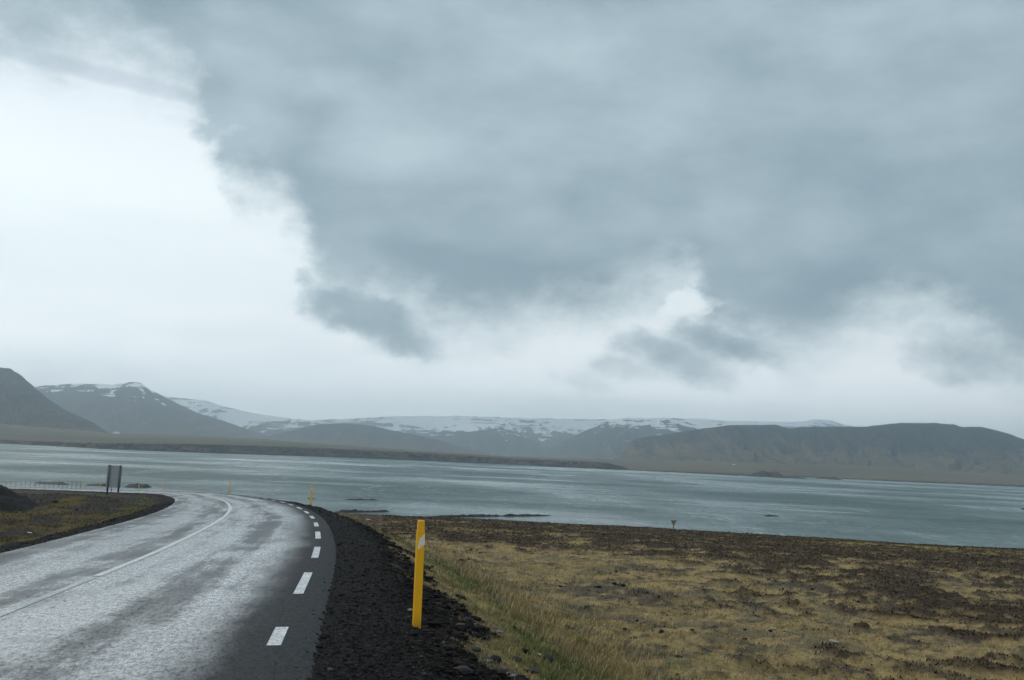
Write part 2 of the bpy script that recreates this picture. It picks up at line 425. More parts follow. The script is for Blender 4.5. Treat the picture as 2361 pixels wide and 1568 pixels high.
# ------------------------------------------------------------------ road
m_road, nt, setp = material('wet_asphalt')
uvn = nt.n('ShaderNodeUVMap', uv_map='road'); sp = nt.n('ShaderNodeSeparateXYZ'); nt.t.links.new(uvn.outputs[0], sp.inputs[0])
lu, lv = sp.outputs[0], sp.outputs[1]
uv = uvn.outputs[0]
wob = nt.sub(nt.noise(nt.vscale(uv, (1, .22, 1)), .55, 4, .6), .5); wob2 = nt.sub(nt.noise(nt.vscale(uv, (1, .5, 1)), 2.4, 4, .6), .5)
edge_n = nt.add(nt.mul(wob, 1.3), nt.mul(wob2, .7))
wet = nt.step(nt.add(lu, nt.mul(edge_n, .75)), 2.80, 1.80)                         # the worn lanes hold the water, the coarse margin does not
str_ = nt.add(nt.mul(nt.noise(nt.vscale(uv, (1, .05, 1)), 1.5, 5, .6), .6), nt.mul(nt.noise(nt.vscale(uv, (1, .4, 1)), 1.3, 6, .68), .4))
trk = nt.add(nt.math('POWER', nt.math('ABSOLUTE', nt.math('SINE', nt.mul(nt.add(lu, .45), 1.75))), 2.0), 0.0)
film = nt.step(nt.add(nt.add(str_, nt.mul(trk, .10)), nt.mul(wob2, .12)), .43, .62)
agg = nt.noise(nt.vscale(uv, (1, .35, 1)), 42, 3, .85); agg2 = nt.noise(nt.vscale(uv, (1, .4, 1)), 16, 4, .7); agg3 = nt.noise(uv, 130, 2, .6)
gr_ = nt.add(nt.mul(agg, .6), nt.mul(agg2, .4))
speck = nt.step(gr_, .38, .60)
wfilm = nt.mul(wet, nt.add(nt.mul(film, .72), .28))
water = nt.math('MULTIPLY', wfilm, nt.add(nt.mul(speck, .76), .24), clamp=True)
acol = nt.mix(speck, (0.016, 0.016, 0.018), (0.050, 0.050, 0.052))
setp(color=acol, rough=nt.lin(water, 0, 1, .72, .20), spec=nt.lin(water, 0, 1, .14, 1.0),
     normal=nt.bump(nt.add(agg, nt.mul(agg3, .5)), nt.lin(water, 0, 1, .75, .11), .010),
     coat=nt.math('MULTIPLY', water, 1.6, clamp=True), coatr=.16)

road = empty('road', (0, 0, 0)); tag(road, 'wet grey two-lane asphalt road bending left above the fjord', 'road', kind='structure')
def ribbon(name, mat, i0, i1, u0, u1, dz, parent, nu=2, skirt=0.0, ustep=None, us=None, s_from=None, s_to=None):
    """strip laid along the road between stations (floats, in half metres)"""
    ii = np.unique(np.r_[i0, np.arange(math.ceil(i0), math.floor(i1)+1), i1])
    us = np.linspace(u0, u1, nu) if us is None else np.asarray(us)
    n = np.arange(len(C))
    cc = np.stack([np.interp(ii, n, C[:, k]) for k in range(3)], 1); nn = np.stack([np.interp(ii, n, NR[:, k]) for k in range(3)], 1)
    V = cc[:, None, :] + nn[:, None, :]*us[None, :, None]
    V[..., 2] += BANK*np.clip(us, -4, 4)[None, :] + dz
    if skirt:
        V[:, 0, 2] -= skirt; V[:, -1, 2] -= skirt
    me = mesh_np(name, V.reshape(-1, 3), grid_faces(len(ii), len(us))[:, ::-1])
    uvl = me.uv_layers.new(name='road')
    U = np.stack(np.broadcast_arrays(us[None, :], (ii*.5)[:, None]), -1).reshape(-1, 2)
    li = np.empty(len(me.loops), np.int32); me.loops.foreach_get('vertex_index', li)
    uvl.data.foreach_set('uv', U[li].astype(np.float32).ravel())
    return link(name, me, mat, parent)
NS = len(C)
us = np.r_[-W_L-.22, np.linspace(-W_L, W_R, 14), W_R+.22]
ribbon('asphalt', m_road, 0, NS-1, 0, 0, 0.0, road, us=us, skirt=.12)

m_paint, nt, setp = material('worn_road_paint')
uvn = nt.n('ShaderNodeUVMap', uv_map='road'); uv = uvn.outputs[0]
n1 = nt.noise(uv, 30, 5, .7); n2 = nt.noise(uv, 4, 4, .6)
wear = nt.step(nt.add(nt.mul(n1, .7), nt.mul(n2, .3)), .41, .60)
setp(color=nt.mix(wear, (.12, .12, .12), (.78, .79, .78)), rough=.3, spec=.7, coat=.5, coatr=.2, normal=nt.bump(n1, .15, .01))
m_worn, nt, setp = material('rubbed_off_road_paint')
uvn = nt.n('ShaderNodeUVMap', uv_map='road'); uv = uvn.outputs[0]
n1 = nt.noise(uv, 26, 5, .7); n2 = nt.noise(nt.vscale(uv, (1, .4, 1)), 2.2, 4, .6)
wear = nt.step(nt.add(nt.mul(n1, .55), nt.mul(n2, .45)), .47, .65)
setp(color=nt.mix(wear, (.06, .07, .071), (.74, .75, .74)), rough=.33, spec=.8, coat=.5, coatr=.2, normal=nt.bump(n1, .3, .01))

def station(p):
    i, u, v = road_frame([p[0]], [p[1]]); return float(i[0]) + float(v[0])/.5, float(u[0])
def hit_road(px, py):
    d = ray(px, py); Ys = np.exp(np.linspace(math.log(4), math.log(85), 6000)); X = d[0]*Ys; zl = EYE + d[2]*Ys
    i, u, v = road_frame(X, Ys); zr = C[i, 2] + T[i, 2]*v + BANK*np.clip(u, -4, 4)
    k = int(np.argmax(zl < zr)); return np.array([X[k], Ys[k], zr[k]])
for nm, q in (('right', [(1322, 2508), (1319, 2356), (1314.6, 2231), (1304, 2121), (1287, 2079), (1257, 2040)]), ('left', [(0, 2217), (118, 2187), (252, 2151), (370, 2119), (504, 2086), (593, 2062), (631, 2042), (664, 2019)])):
    print('EDGE', nm, [round(station(hit_road(x*S4, y*S4))[1], 2) for x, y in q])
i_break, _ = station(hit_road(385*S4, 2306*S4))
ribbon('centre_line', m_paint, i_break, NS-2, -.055, .055, .004, road)
ribbon('worn_centre_line', m_worn, 10, i_break-.4, -.055, .055, .004, road)
for k, (fx, fy, nx, ny) in enumerate([(1089, 2584, 1125, 2510), (1196, 2376, 1228, 2290), (1250, 2231, 1263, 2187), (1271.6, 2154, 1271, 2127.4), (1268, 2106, 1263.8, 2089.7),
        (1257.4, 2074.5, 1251, 2063), (1234, 2054, 1224.4, 2044.8), (1207.5, 2036.4, 1198, 2027.9), (1177, 2021.5, 1166.4, 2016.5), (1144, 2011, 1132.5, 2006.7), (1109, 2002.5, 1097.7, 1999)]):
    a, ua = station(hit_road(fx*S4, fy*S4)); b, ub = station(hit_road(nx*S4, ny*S4)); print('DASH', round(ua, 2), round(ub, 2), round(a, 1), round(b, 1))
    EDGE_U = 2.86
    last = b; ribbon('edge_line_dash', m_paint, a, b, EDGE_U-.06, EDGE_U+.06, .004, road)
pitch_ = 10.8
for k in range(14):
    a = last + pitch_*(k+1) - 4.6
    ribbon('edge_line_dash', m_paint, a, a+4.6, EDGE_U-.06, EDGE_U+.06, .004, road)
a0, _ = station(hit_road(1089*S4, 2584*S4))
ribbon('edge_line_dash', m_paint, a0-11, a0-6.4, EDGE_U-.06, EDGE_U+.06, .004, road)
# tar seams across the lanes
m_tar, nt, setp = material('black_tar_seam'); setp(color=(.012, .012, .013), rough=.5, spec=.3)
def seam(i, u0, u1, skew):
    n = 24; us_ = np.linspace(u0, u1, n); V = []
    for k, q in enumerate(us_):
        ii = i + skew*q + (fbm(np.array([k*.31]), np.array([i*1.0]), 3, 5)[0]-.5)*.9
        j = int(ii); fr = ii-j; p0 = road_pt(j, q, .004)*(1-fr) + road_pt(j+1, q, .004)*fr
        wd = .035 + .02*math.sin(k*1.7)
        V += [p0 - T[j]*wd, p0 + T[j]*wd]
    V = np.array(V)[:, :]
    return link('tar_seam', mesh_np('tar_seam', V, grid_faces(n, 2)[:, ::-1]), m_tar, road)
s1, _ = station(hit_road(903*S4, 2068*S4)); seam(s1+.6, -.1, 2.5, -.2)
s2, _ = station(hit_road(860*S4, 2098*S4)); seam(s2, .2, 1.9, .3)

# ------------------------------------------------------------------ sea
SEA = EYE-24.0
m_sea, nt, setp = material('choppy_sea')
geo = nt.n('ShaderNodeNewGeometry'); pos = geo.outputs['Position']
pa = nt.vscale(pos, (1, .30, 1)); pb = nt.vscale(pos, (1, .12, 1))
chop = nt.noise(pa, .30, 6, .66, .4); swell = nt.noise(pb, .035, 7, .62, .3); gust = nt.noise(nt.vscale(pos, (1, .45, 1)), .0045, 6, .62)
gust2 = nt.noise(nt.vscale(pos, (.55, 1.2, 1)), .0035, 5, .6)
g = nt.step(nt.add(nt.mul(gust, .5), nt.mul(gust2, .5)), .40, .62)
fine = nt.noise(nt.vscale(pos, (1, .22, 1)), 1.1, 4, .7)
sxyz = nt.n('ShaderNodeSeparateXYZ'); nt.t.links.new(pos, sxyz.inputs[0])
def sheen_patch(cx, cy, rx, ry):
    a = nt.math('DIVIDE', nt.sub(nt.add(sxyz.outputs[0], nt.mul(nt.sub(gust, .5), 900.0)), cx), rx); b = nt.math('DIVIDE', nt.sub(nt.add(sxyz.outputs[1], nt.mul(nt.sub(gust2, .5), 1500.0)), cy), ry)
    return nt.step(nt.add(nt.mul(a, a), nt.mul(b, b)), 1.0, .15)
sl = nt.math('MAXIMUM', nt.math('MAXIMUM', sheen_patch(330, 2550, 480, 330), sheen_patch(1250, 2850, 620, 260)), nt.mul(sheen_patch(760, 1900, 520, 260), .7))
g = nt.math('MAXIMUM', g, nt.mul(sl, .6))
g = nt.math('MAXIMUM', g, nt.step(nt.noise(nt.vscale(pos, (.6, 1.6, 1)), .006, 4, .6), .60, .72))
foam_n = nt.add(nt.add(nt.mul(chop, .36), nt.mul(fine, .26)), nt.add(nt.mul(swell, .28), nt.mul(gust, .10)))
foam = nt.step(nt.add(foam_n, nt.mul(sl, .075)), .53, .61)  # whitecaps, plus bright water sheen painted into the colour inside the far patches
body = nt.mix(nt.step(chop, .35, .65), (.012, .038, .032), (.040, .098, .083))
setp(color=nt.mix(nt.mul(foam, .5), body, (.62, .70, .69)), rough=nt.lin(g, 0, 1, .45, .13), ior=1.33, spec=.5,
     normal=nt.bump(swell, nt.mul(nt.lin(g, 0, 1, 1.0, .30), nt.lin(sl, 0, 1, 1, .2)), 2.5, nt.bump(nt.add(chop, nt.mul(fine, .5)), nt.mul(nt.lin(g, 0, 1, 1.0, .4), nt.lin(sl, 0, 1, 1, .3)), .8)))
def build_sea():
    rr = np.exp(np.linspace(math.log(120), math.log(17900), 120)); aa = np.linspace(-math.pi, math.pi, 181)
    A, R = np.meshgrid(aa, rr, indexing='ij')
    me = mesh_np('sea', np.stack([R*np.sin(A), R*np.cos(A), np.full_like(A, SEA)], -1).reshape(-1, 3), grid_faces(181, 120))
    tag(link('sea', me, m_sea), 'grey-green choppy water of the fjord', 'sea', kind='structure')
build_sea()

# ------------------------------------------------------------------ far land
def rock_mat(name, rock, brown, brown_top, snow_lo, snow_hi, snow_amt, sc=(1/420, 1/700, 1/34), green=None, snow_seed=0):
    m, nt, setp = material(name)
    geo = nt.n('ShaderNodeNewGeometry'); pos = geo.outputs['Position']
    h = nt.n('ShaderNodeAttribute', attribute_name='height').outputs['Fac']; gl = nt.n('ShaderNodeAttribute', attribute_name='gully').outputs['Fac']
    n1 = nt.noise(pos, .006, 6, .6); n2 = nt.noise(nt.vscale(pos, (1, 1, 5)), .02, 5, .6)
    bands = nt.noise(nt.vscale(pos, (1/1500, 1/1500, 1/22), (3, 1, snow_seed)), 1.0, 4, .6)
    bm_ = nt.step(nt.add(nt.add(h, nt.mul(nt.sub(n1, .5), .9)), nt.mul(gl, -.35)), brown_top+.12, brown_top-.12)
    c = nt.mix(bm_, rock, brown)
    c = nt.mix(nt.mul(nt.step(n2, .4, .7), .45), c, tuple(q*1.6 for q in rock))
    c = nt.mix(nt.mul(nt.step(bands, .45, .6), .35), c, tuple(q*.65 for q in rock))
    stk = nt.noise(nt.vscale(pos, (1/75, 1/600, 1/300)), 1.0, 5, .66, .3)
    stk2 = nt.noise(nt.vscale(pos, (1/26, 1/300, 1/140)), 1.0, 4, .6)
    sv = nt.add(nt.add(nt.mul(stk, .7), nt.mul(stk2, .3)), nt.mul(h, -.10))
    c = nt.mix(nt.mul(nt.step(sv, .44, .56), nt.step(h, .95, .35)), c, tuple(q*1.25 for q in brown))
    c = nt.mix(nt.mul(nt.step(sv, .43, .33), .7), c, tuple(q*.5 for q in rock))
    if green:
        gz = nt.noise(nt.vscale(pos, (1/300, 1/120, 1/40)), 1.0, 4, .5)
        c = nt.mix(nt.mul(nt.step(gz, .46, .56), nt.mul(nt.step(h, green[1], green[1]+.1), nt.step(h, green[2]+.1, green[2]))), c, green[0])
    if snow_amt > 0:
        sn = nt.noise(nt.vscale(pos, sc, (snow_seed, snow_seed*.7, 0)), 1.0, 7, .62, .5)
        sn2 = nt.noise(nt.vscale(pos, (1/160, 1/260, 1/40), (snow_seed, 2, 0)), 1.0, 5, .65)
        v = nt.add(nt.add(nt.mul(sn, .65), nt.mul(sn2, .35)), nt.add(nt.lin(h, snow_lo, snow_hi, -.30, .0), nt.mul(gl, -.14)))
        v = nt.add(v, nt.mul(nt.sub(nt.noise(nt.vscale(pos, (1/90, 1/700, 1/260), (snow_seed, 5, 0)), 1.0, 5, .65), .5), .30))
        sm = nt.step(v, .572-snow_amt*.2, .60-snow_amt*.2)
        c = nt.mix(sm, c, (.90, .91, .93))
    setp(color=c, rough=.95, spec=.1, normal=nt.bump(nt.add(n2, nt.mul(stk, .8)), .9, 14.0))
    return m
def far_hill(name, label, mat, sky, Dc, foot, foot_z, prof, gul=.10, n=240, m=46, back=1200, seed=0, crest_noise=.012, back_drop=.25, kind='structure', gfreq=60, cat='mountain'):
    """sky: crest line traced on the 2360 grid, stood at depth Dc; foot: depth of the foot (number or pairs x, depth)"""
    sx = np.array([q[0] for q in sky], float); sy = np.array([q[1] for q in sky], float)
    px = np.linspace(sx[0], sx[-1], n); py = np.interp(px, sx, sy)
    kk = np.exp(-.5*(np.arange(-6, 7)/1.4)**2); kk /= kk.sum(); pyp = np.pad(py, 6, mode='edge'); py = np.convolve(pyp, kk, 'valid')
    dirs = np.array([ray(a*D, b*D) for a, b in zip(px, py)])
    Dcv = np.full(n, float(Dc)) if np.isscalar(Dc) else np.interp(px, [q[0] for q in Dc], [q[1] for q in Dc])
    Df = np.full(n, float(foot)) if np.isscalar(foot) else np.interp(px, [q[0] for q in foot], [q[1] for q in foot])
    zc = EYE + dirs[:, 2]*Dcv
    fz = np.full(n, float(foot_z))
    zc = np.maximum(zc, fz+1.0)
    t = np.linspace(0, 1, m)
    tb = np.linspace(0, 1, 12)[1:]
    g = np.interp(t, [q[0] for q in prof], [q[1] for q in prof])
    az = px*gfreq/2360
    rel = zc-fz
    Ym = Df[:, None] + (Dcv-Df)[:, None]*t[None, :]
    A2 = az[:, None] + 0*t[None, :]
    warp = (fbm(A2*.6, t[None, :]*2.2 + 0*A2, 4, seed+3)-.5)*3.4
    rid = 1-np.abs(2*fbm(A2 + warp, t[None, :]*1.4 + 0*A2, 6, seed, .6)-1)
    gully = (rid-.72)*2.2
    env = np.clip(np.sin(np.pi*np.clip(t, 0, 1)**.8), 0, 1)
    lump = (fbm(A2*.35, t[None, :]*2.5 + 0*A2, 4, seed+9)-.5)
    gg = g[None, :] + env[None, :]*(gul*gully + gul*1.2*lump)
    z = fz[:, None] + rel[:, None]*gg
    z[:, -1] += rel*crest_noise*(fbm(az*4, az*0+seed, 4, seed+20)-.5)*2
    Yb = Dcv[:, None] + back*tb[None, :]
    zb = zc[:, None] - rel[:, None]*back_drop*tb[None, :]**1.5
    zb[:, -1] = SEA-10
    Y = np.concatenate([Ym, Yb], 1); Z = np.concatenate([z, zb], 1)
    Z[:, 0] = np.minimum(Z[:, 0], fz-2)
    X = dirs[:, 0][:, None]*Y
    me = mesh_np(name, np.stack([X, Y, Z], -1).reshape(-1, 3), grid_faces(n, Y.shape[1]))
    H = (Z-SEA)/max(1.0, (zc-SEA).max()); float_attr(me, 'height', H)
    G = np.concatenate([gully, np.zeros_like(Yb)], 1); float_attr(me, 'gully', np.clip(G, -1, 1))
    o = link(name, me, mat); tag(o, label, cat, kind=kind)
    return o
ROCK = (.030, .039, .050); BROWN = (.075, .068, .055)
m_plateau = rock_mat('snowy_plateau_rock', ROCK, BROWN,   .18, .12, .62, .92, (1/900, 1/1300, 1/44), snow_seed=3.3)
m_spur = rock_mat('snow_streaked_rock', ROCK, BROWN, .2, .28, .88, .78, (1/700, 1/900, 1/40), snow_seed=7.7)
m_snowhill = rock_mat('terraced_snow_patched_rock', ROCK, BROWN, .12, .40, .92, .74, (1/380, 1/500, 1/52), snow_seed=1.9)
m_dark = rock_mat('dark_bare_rock', (.028, .033, .040), (.050, .047, .043), .16, .7, 1.2, .42, snow_seed=5.1)
m_right = rock_mat('gullied_dark_rock', (.030, .037, .045), (.125, .096, .066), .27, .66, 1.1, .40, (1/260, 1/400, 1/22), snow_seed=9.4)
m_hill = rock_mat('low_hill_rock', (.036, .040, .046), (.085, .068, .048), .25, 2, 3, 0)

far_hill('mountain', 'pale snowy plateau fading into cloud across the head of the fjord', m_plateau,
         [(520, 975), (700, 969), (830, 964), (900, 959), (1060, 959), (1200, 963), (1390, 967), (1560, 963), (1700, 971), (1850, 972), (1878, 964), (1910, 969), (1960, 982), (2100, 1000), (2300, 1030)],
         13500, 9800, SEA+25, [(0, 0), (.25, .12), (.5, .42), (.7, .70), (.85, .86), (1, 1)], .16, n=300, m=60, seed=40, gfreq=34, back=2500)
far_hill('mountain', 'steep ridge with snow gullies behind the flat-topped snowy mountain', m_plateau,
         [(330, 905), (400, 916), (470, 922), (520, 938), (600, 955), (680, 966), (760, 974), (860, 1000), (960, 1030)],
         11500, 9300, SEA+20, [(0, 0), (.3, .2), (.6, .55), (1, 1)], .14, seed=51, gfreq=50, back=2000)
far_hill('mountain', 'rounded spur with snow along its top in the middle of the view', m_spur,
         [(900, 1035), (960, 1008), (1020, 985), (1075, 975), (1150, 977), (1195, 998), (1240, 1022), (1290, 1042)],
         10800, 9200, SEA+14, [(0, 0), (.2, .2), (.5, .62), (.75, .88), (1, 1)], .10, seed=62, gfreq=40, back=2500, n=160)
far_hill('mountain', 'long snow-banded ridge behind the dark mountain at right', m_spur,
         [(1230, 1050), (1290, 1022), (1350, 992), (1395, 969), (1450, 963), (1560, 965), (1640, 973), (1760, 980), (1900, 985), (2050, 1000)],
         9600, 8000, SEA+12, [(0, 0), (.2, .2), (.5, .6), (.75, .86), (1, 1)], .10, seed=73, gfreq=40, back=2500)
far_hill('mountain', 'flat-topped mountain with patches of snow at upper left', m_snowhill,
         [(-60, 905), (60, 893), (110, 888), (180, 884), (260, 886), (300, 881), (325, 882), (342, 896), (400, 925), (450, 950), (510, 968), (560, 986), (610, 1004), (660, 1018)],
         7900, 6200, SEA+20, [(0, 0), (.2, .13), (.45, .45), (.62, .68), (.66, .72), (.8, .85), (1, 1)], .07, seed=84, gfreq=50, back=2500)
far_hill('mountain', 'low dark rounded hill rising behind the long headland', m_hill,
         [(560, 1024), (610, 1008), (650, 997), (690, 988), (730, 978), (800, 976), (860, 981), (900, 991), (960, 1002), (1010, 1014), (1080, 1034), (1130, 1046)],
         7800, 6500, SEA+12, [(0, 0), (.25, .25), (.55, .65), (.8, .92), (1, 1)], .08, seed=95, gfreq=40, back=1500, n=170)
far_hill('mountain', 'dark steep mountain shoulder at the left edge', m_dark,
         [(-330, 850), (-200, 838), (-80, 838), (0, 846), (22, 848), (50, 866), (80, 893), (110, 918), (150, 945), (185, 960), (215, 974), (250, 997), (275, 1004)],
         4400, [(-330, 3300), (0, 3500), (275, 4200)], SEA+44, [(0, 0), (.25, .16), (.5, .42), (.75, .72), (.9, .9), (1, 1)], .10, seed=106, gfreq=70, back=1200)
far_hill('mountain', 'dark gullied mountain wall with a level top at right', m_right,
         [(1400, 1064), (1425, 1050), (1445, 1030), (1460, 1013), (1500, 1005), (1560, 997), (1620, 988), (1680, 980), (1790, 979), (1815, 987), (1850, 985), (1900, 983), (2000, 983), (2070, 975), (2140, 974), (2200, 978), (2220, 985),
          (2260, 983), (2310, 995), (2360, 1012), (2480, 1040), (2620, 1030), (2800, 1010)],
         [(1400, 5600), (2800, 5600)], [(1400, 4700), (1900, 4300), (2800, 4200)], SEA+20, [(0, 0), (.15, .08), (.4, .30), (.6, .55), (.8, .85), (.9, .95), (1, 1)], .11, seed=117, gfreq=44, back=1500, n=420, m=60)

# shore lands: a low shelf that runs from the water's edge to the foot of the mountains
def shelf(name, label, mat, water, cliff, shelf_pts, seed, n=420, deep=5600, cat='headland', zend=60, clf=18):
    """water: shoreline traced on the 2360 grid; cliff: top of the sea cliff; shelf: (x, y, depth) of the inland edge"""
    px = np.linspace(water[0][0], water[-1][0], n)
    yw = np.interp(px, *zip(*water)); yc = np.interp(px, *zip(*cliff)); ys = np.interp(px, [q[0] for q in shelf_pts], [q[1] for q in shelf_pts]); ds = np.interp(px, [q[0] for q in shelf_pts], [q[2] for q in shelf_pts])
    rows = []
    dw = np.array([ray(a*D, b*D) for a, b in zip(px, yw)]); Yw = (SEA-EYE)/np.minimum(dw[:, 2], -.0045)
    kk = np.ones(21)/21; Yw = np.convolve(np.pad(Yw, 10, mode='edge'), kk, 'valid')
    dc = np.array([ray(a*D, b*D) for a, b in zip(px, yc)]); Yc = Yw+clf
    zc = EYE + dc[:, 2]*Yc
    zc = np.maximum(zc, SEA+.5)
    dsv = np.array([ray(a*D, b*D) for a, b in zip(px, ys)]); Ys = np.maximum(ds, Yc+20); zs = np.maximum(EYE + dsv[:, 2]*Ys, zc*.0 + SEA+.5)
    t = np.linspace(0, 1, 14); az = px*.09
    gl = 1-np.abs(2*fbm(az[:, None]+0*t, t[None, :]*1.5+0*az[:, None], 4, seed)-1)
    V = []; Hh = []; Gg = []
    V.append(np.stack([dw[:, 0]*Yw, Yw-6, np.full(n, SEA-3)], -1)); Hh.append(np.zeros(n)); Gg.append(np.zeros(n))
    for j, tt in enumerate(t):
        Y = Yw + (Yc-Yw)*tt; z = SEA-.3 + (zc-SEA)*np.clip(tt**.8, 0, 1)
        Y = Y + (gl[:, j]-.75)*clf*1.5*math.sin(math.pi*min(1, tt*.9))
        V.append(np.stack([dw[:, 0]*Y, Y, z], -1)); Hh.append(np.full(n, .45*tt)); Gg.append((gl[:, j]-.75)*3)
    for tt in np.linspace(0, 1, 16)[1:]:
        Y = Yc + (Ys-Yc)*tt; z = zc + (zs-zc)*tt + (fbm(px*.03, tt*6+0*px, 4, seed+4)-.5)*np.minimum(6, (zs-SEA)*.2)*tt
        V.append(np.stack([dw[:, 0]*Y, Y, z], -1)); Hh.append(np.full(n, .5+.5*tt)); Gg.append(np.zeros(n))
    Y = Ys+300; V.append(np.stack([dw[:, 0]*Y, Y, zs-8], -1)); Hh.append(np.ones(n)); Gg.append(np.zeros(n))
    Y = Ys+900; V.append(np.stack([dw[:, 0]*Y, Y, np.full(n, SEA-5)], -1)); Hh.append(np.ones(n)); Gg.append(np.zeros(n))
    P = np.stack(V, 1)
    me = mesh_np(name, P.reshape(-1, 3), grid_faces(n, P.shape[1]))
    float_attr(me, 'height', np.stack(Hh, 1)); float_attr(me, 'gully', np.stack(Gg, 1))
    o = link(name, me, mat); tag(o, label, cat, kind='structure'); return o
def shore_mat(name, cliff, land, land2, green=None):
    m, nt, setp = material(name)
    geo = nt.n('ShaderNodeNewGeometry'); pos = geo.outputs['Position']
    h = nt.n('ShaderNodeAttribute', attribute_name='height').outputs['Fac']; gl = nt.n('ShaderNodeAttribute', attribute_name='gully').outputs['Fac']
    n1 = nt.noise(nt.vscale(pos, (1/60, 1/200, 1/14)), 1.0, 6, .62); n2 = nt.noise(nt.vscale(pos, (1/500, 1/250, 1/30)), 1.0, 5, .6)
    c = nt.mix(nt.step(n2, .38, .62), land, land2)
    if green:
        c = nt.mix(nt.mul(nt.step(nt.noise(nt.vscale(pos, (1/900, 1/160, 1/60)), 1.0, 4, .5), .46, .56), nt.mul(nt.step(h, .52, .56), nt.step(h, .80, .70))), c, green)
    cl = nt.mix(nt.step(nt.add(n1, nt.mul(gl, .18)), .45, .62), cliff, tuple(.75*q for q in land))
    c = nt.mix(nt.step(h, .47, .43), c, cl)
    c = nt.mix(nt.step(h, .05, .02), c, (.03, .03, .032))
    setp(color=c, rough=.95, spec=.1, normal=nt.bump(n1, .6, 3.0))
    return m
m_head = shore_mat('headland_turf_and_cliff', (.030, .026, .025), (.140, .092, .056), (.100, .070, .046), (.060, .078, .028))
m_fore = shore_mat('tan_shore_plain', (.055, .048, .044), (.150, .108, .068), (.105, .082, .060))
head = shelf('headland', 'long low headland with dark sea cliffs reaching across the fjord', m_head,
      [(-420, 1002.5), (-200, 1013), (0, 1022), (250, 1035), (500, 1044.5), (728, 1052), (1000, 1063), (1200, 1072), (1400, 1081.5), (1458, 1084)],
      [(-420, 998), (-200, 1008), (0, 1013), (140, 1019), (250, 1021), (500, 1025), (700, 1031), (860, 1038), (1000, 1045), (1200, 1058), (1330, 1063), (1400, 1067), (1435, 1075), (1458, 1084.5)],
      [(-420, 970, 3500), (0, 976, 3600), (250, 998, 4100), (420, 1003, 4300), (600, 1011, 4200), (800, 1027, 4000), (1000, 1041, 3700), (1200, 1054, 3400), (1330, 1061, 3250), (1400, 1066, 3150), (1458, 1084, 3100)], 201)
shelf('shore_plain', 'tan shore plain below the dark mountain wall at right', m_fore,
      [(1180, 1066), (1400, 1080), (1500, 1086), (1700, 1096), (1790, 1100.5), (1840, 1100), (1900, 1101), (2000, 1107), (2150, 1113.5), (2360, 1122.5), (2600, 1133), (2900, 1147)],
      [(1180, 1064), (1400, 1078), (1500, 1083.5), (1700, 1092.5), (1790, 1097), (1840, 1097.5), (1900, 1099), (2000, 1104), (2150, 1110), (2360, 1118), (2600, 1127), (2900, 1140)],
      [(1180, 1052, 4600), (1400, 1058, 4500), (1500, 1060, 4300), (1700, 1066, 4000), (1900, 1070, 3900), (2100, 1078, 3800), (2360, 1095, 3800), (2600, 1105, 3800), (2900, 1120, 3800)], 202, cat='shore', clf=25)
# valley floor that closes the head of the fjord behind the headland
def valley():
    V = []; xs = np.linspace(-12000, 12000, 120); ys = np.linspace(4300, 18000, 50)
    X, Y = np.meshgrid(xs, ys, indexing='ij'); Z = SEA + 6 + (Y-4300)*.004 + (fbm(X*.0012, Y*.0012, 4, 303)-.5)*22
    Z[:, 0] = SEA-4
    me = mesh_np('valley_floor', np.stack([X, Y, Z], -1).reshape(-1, 3), grid_faces(120, 50))
    float_attr(me, 'height', np.full(X.size, .9)); float_attr(me, 'gully', np.zeros(X.size))
    tag(link('valley_floor', me, m_fore), 'pale valley floor below the snowy mountains', 'valley', kind='structure')
valley()

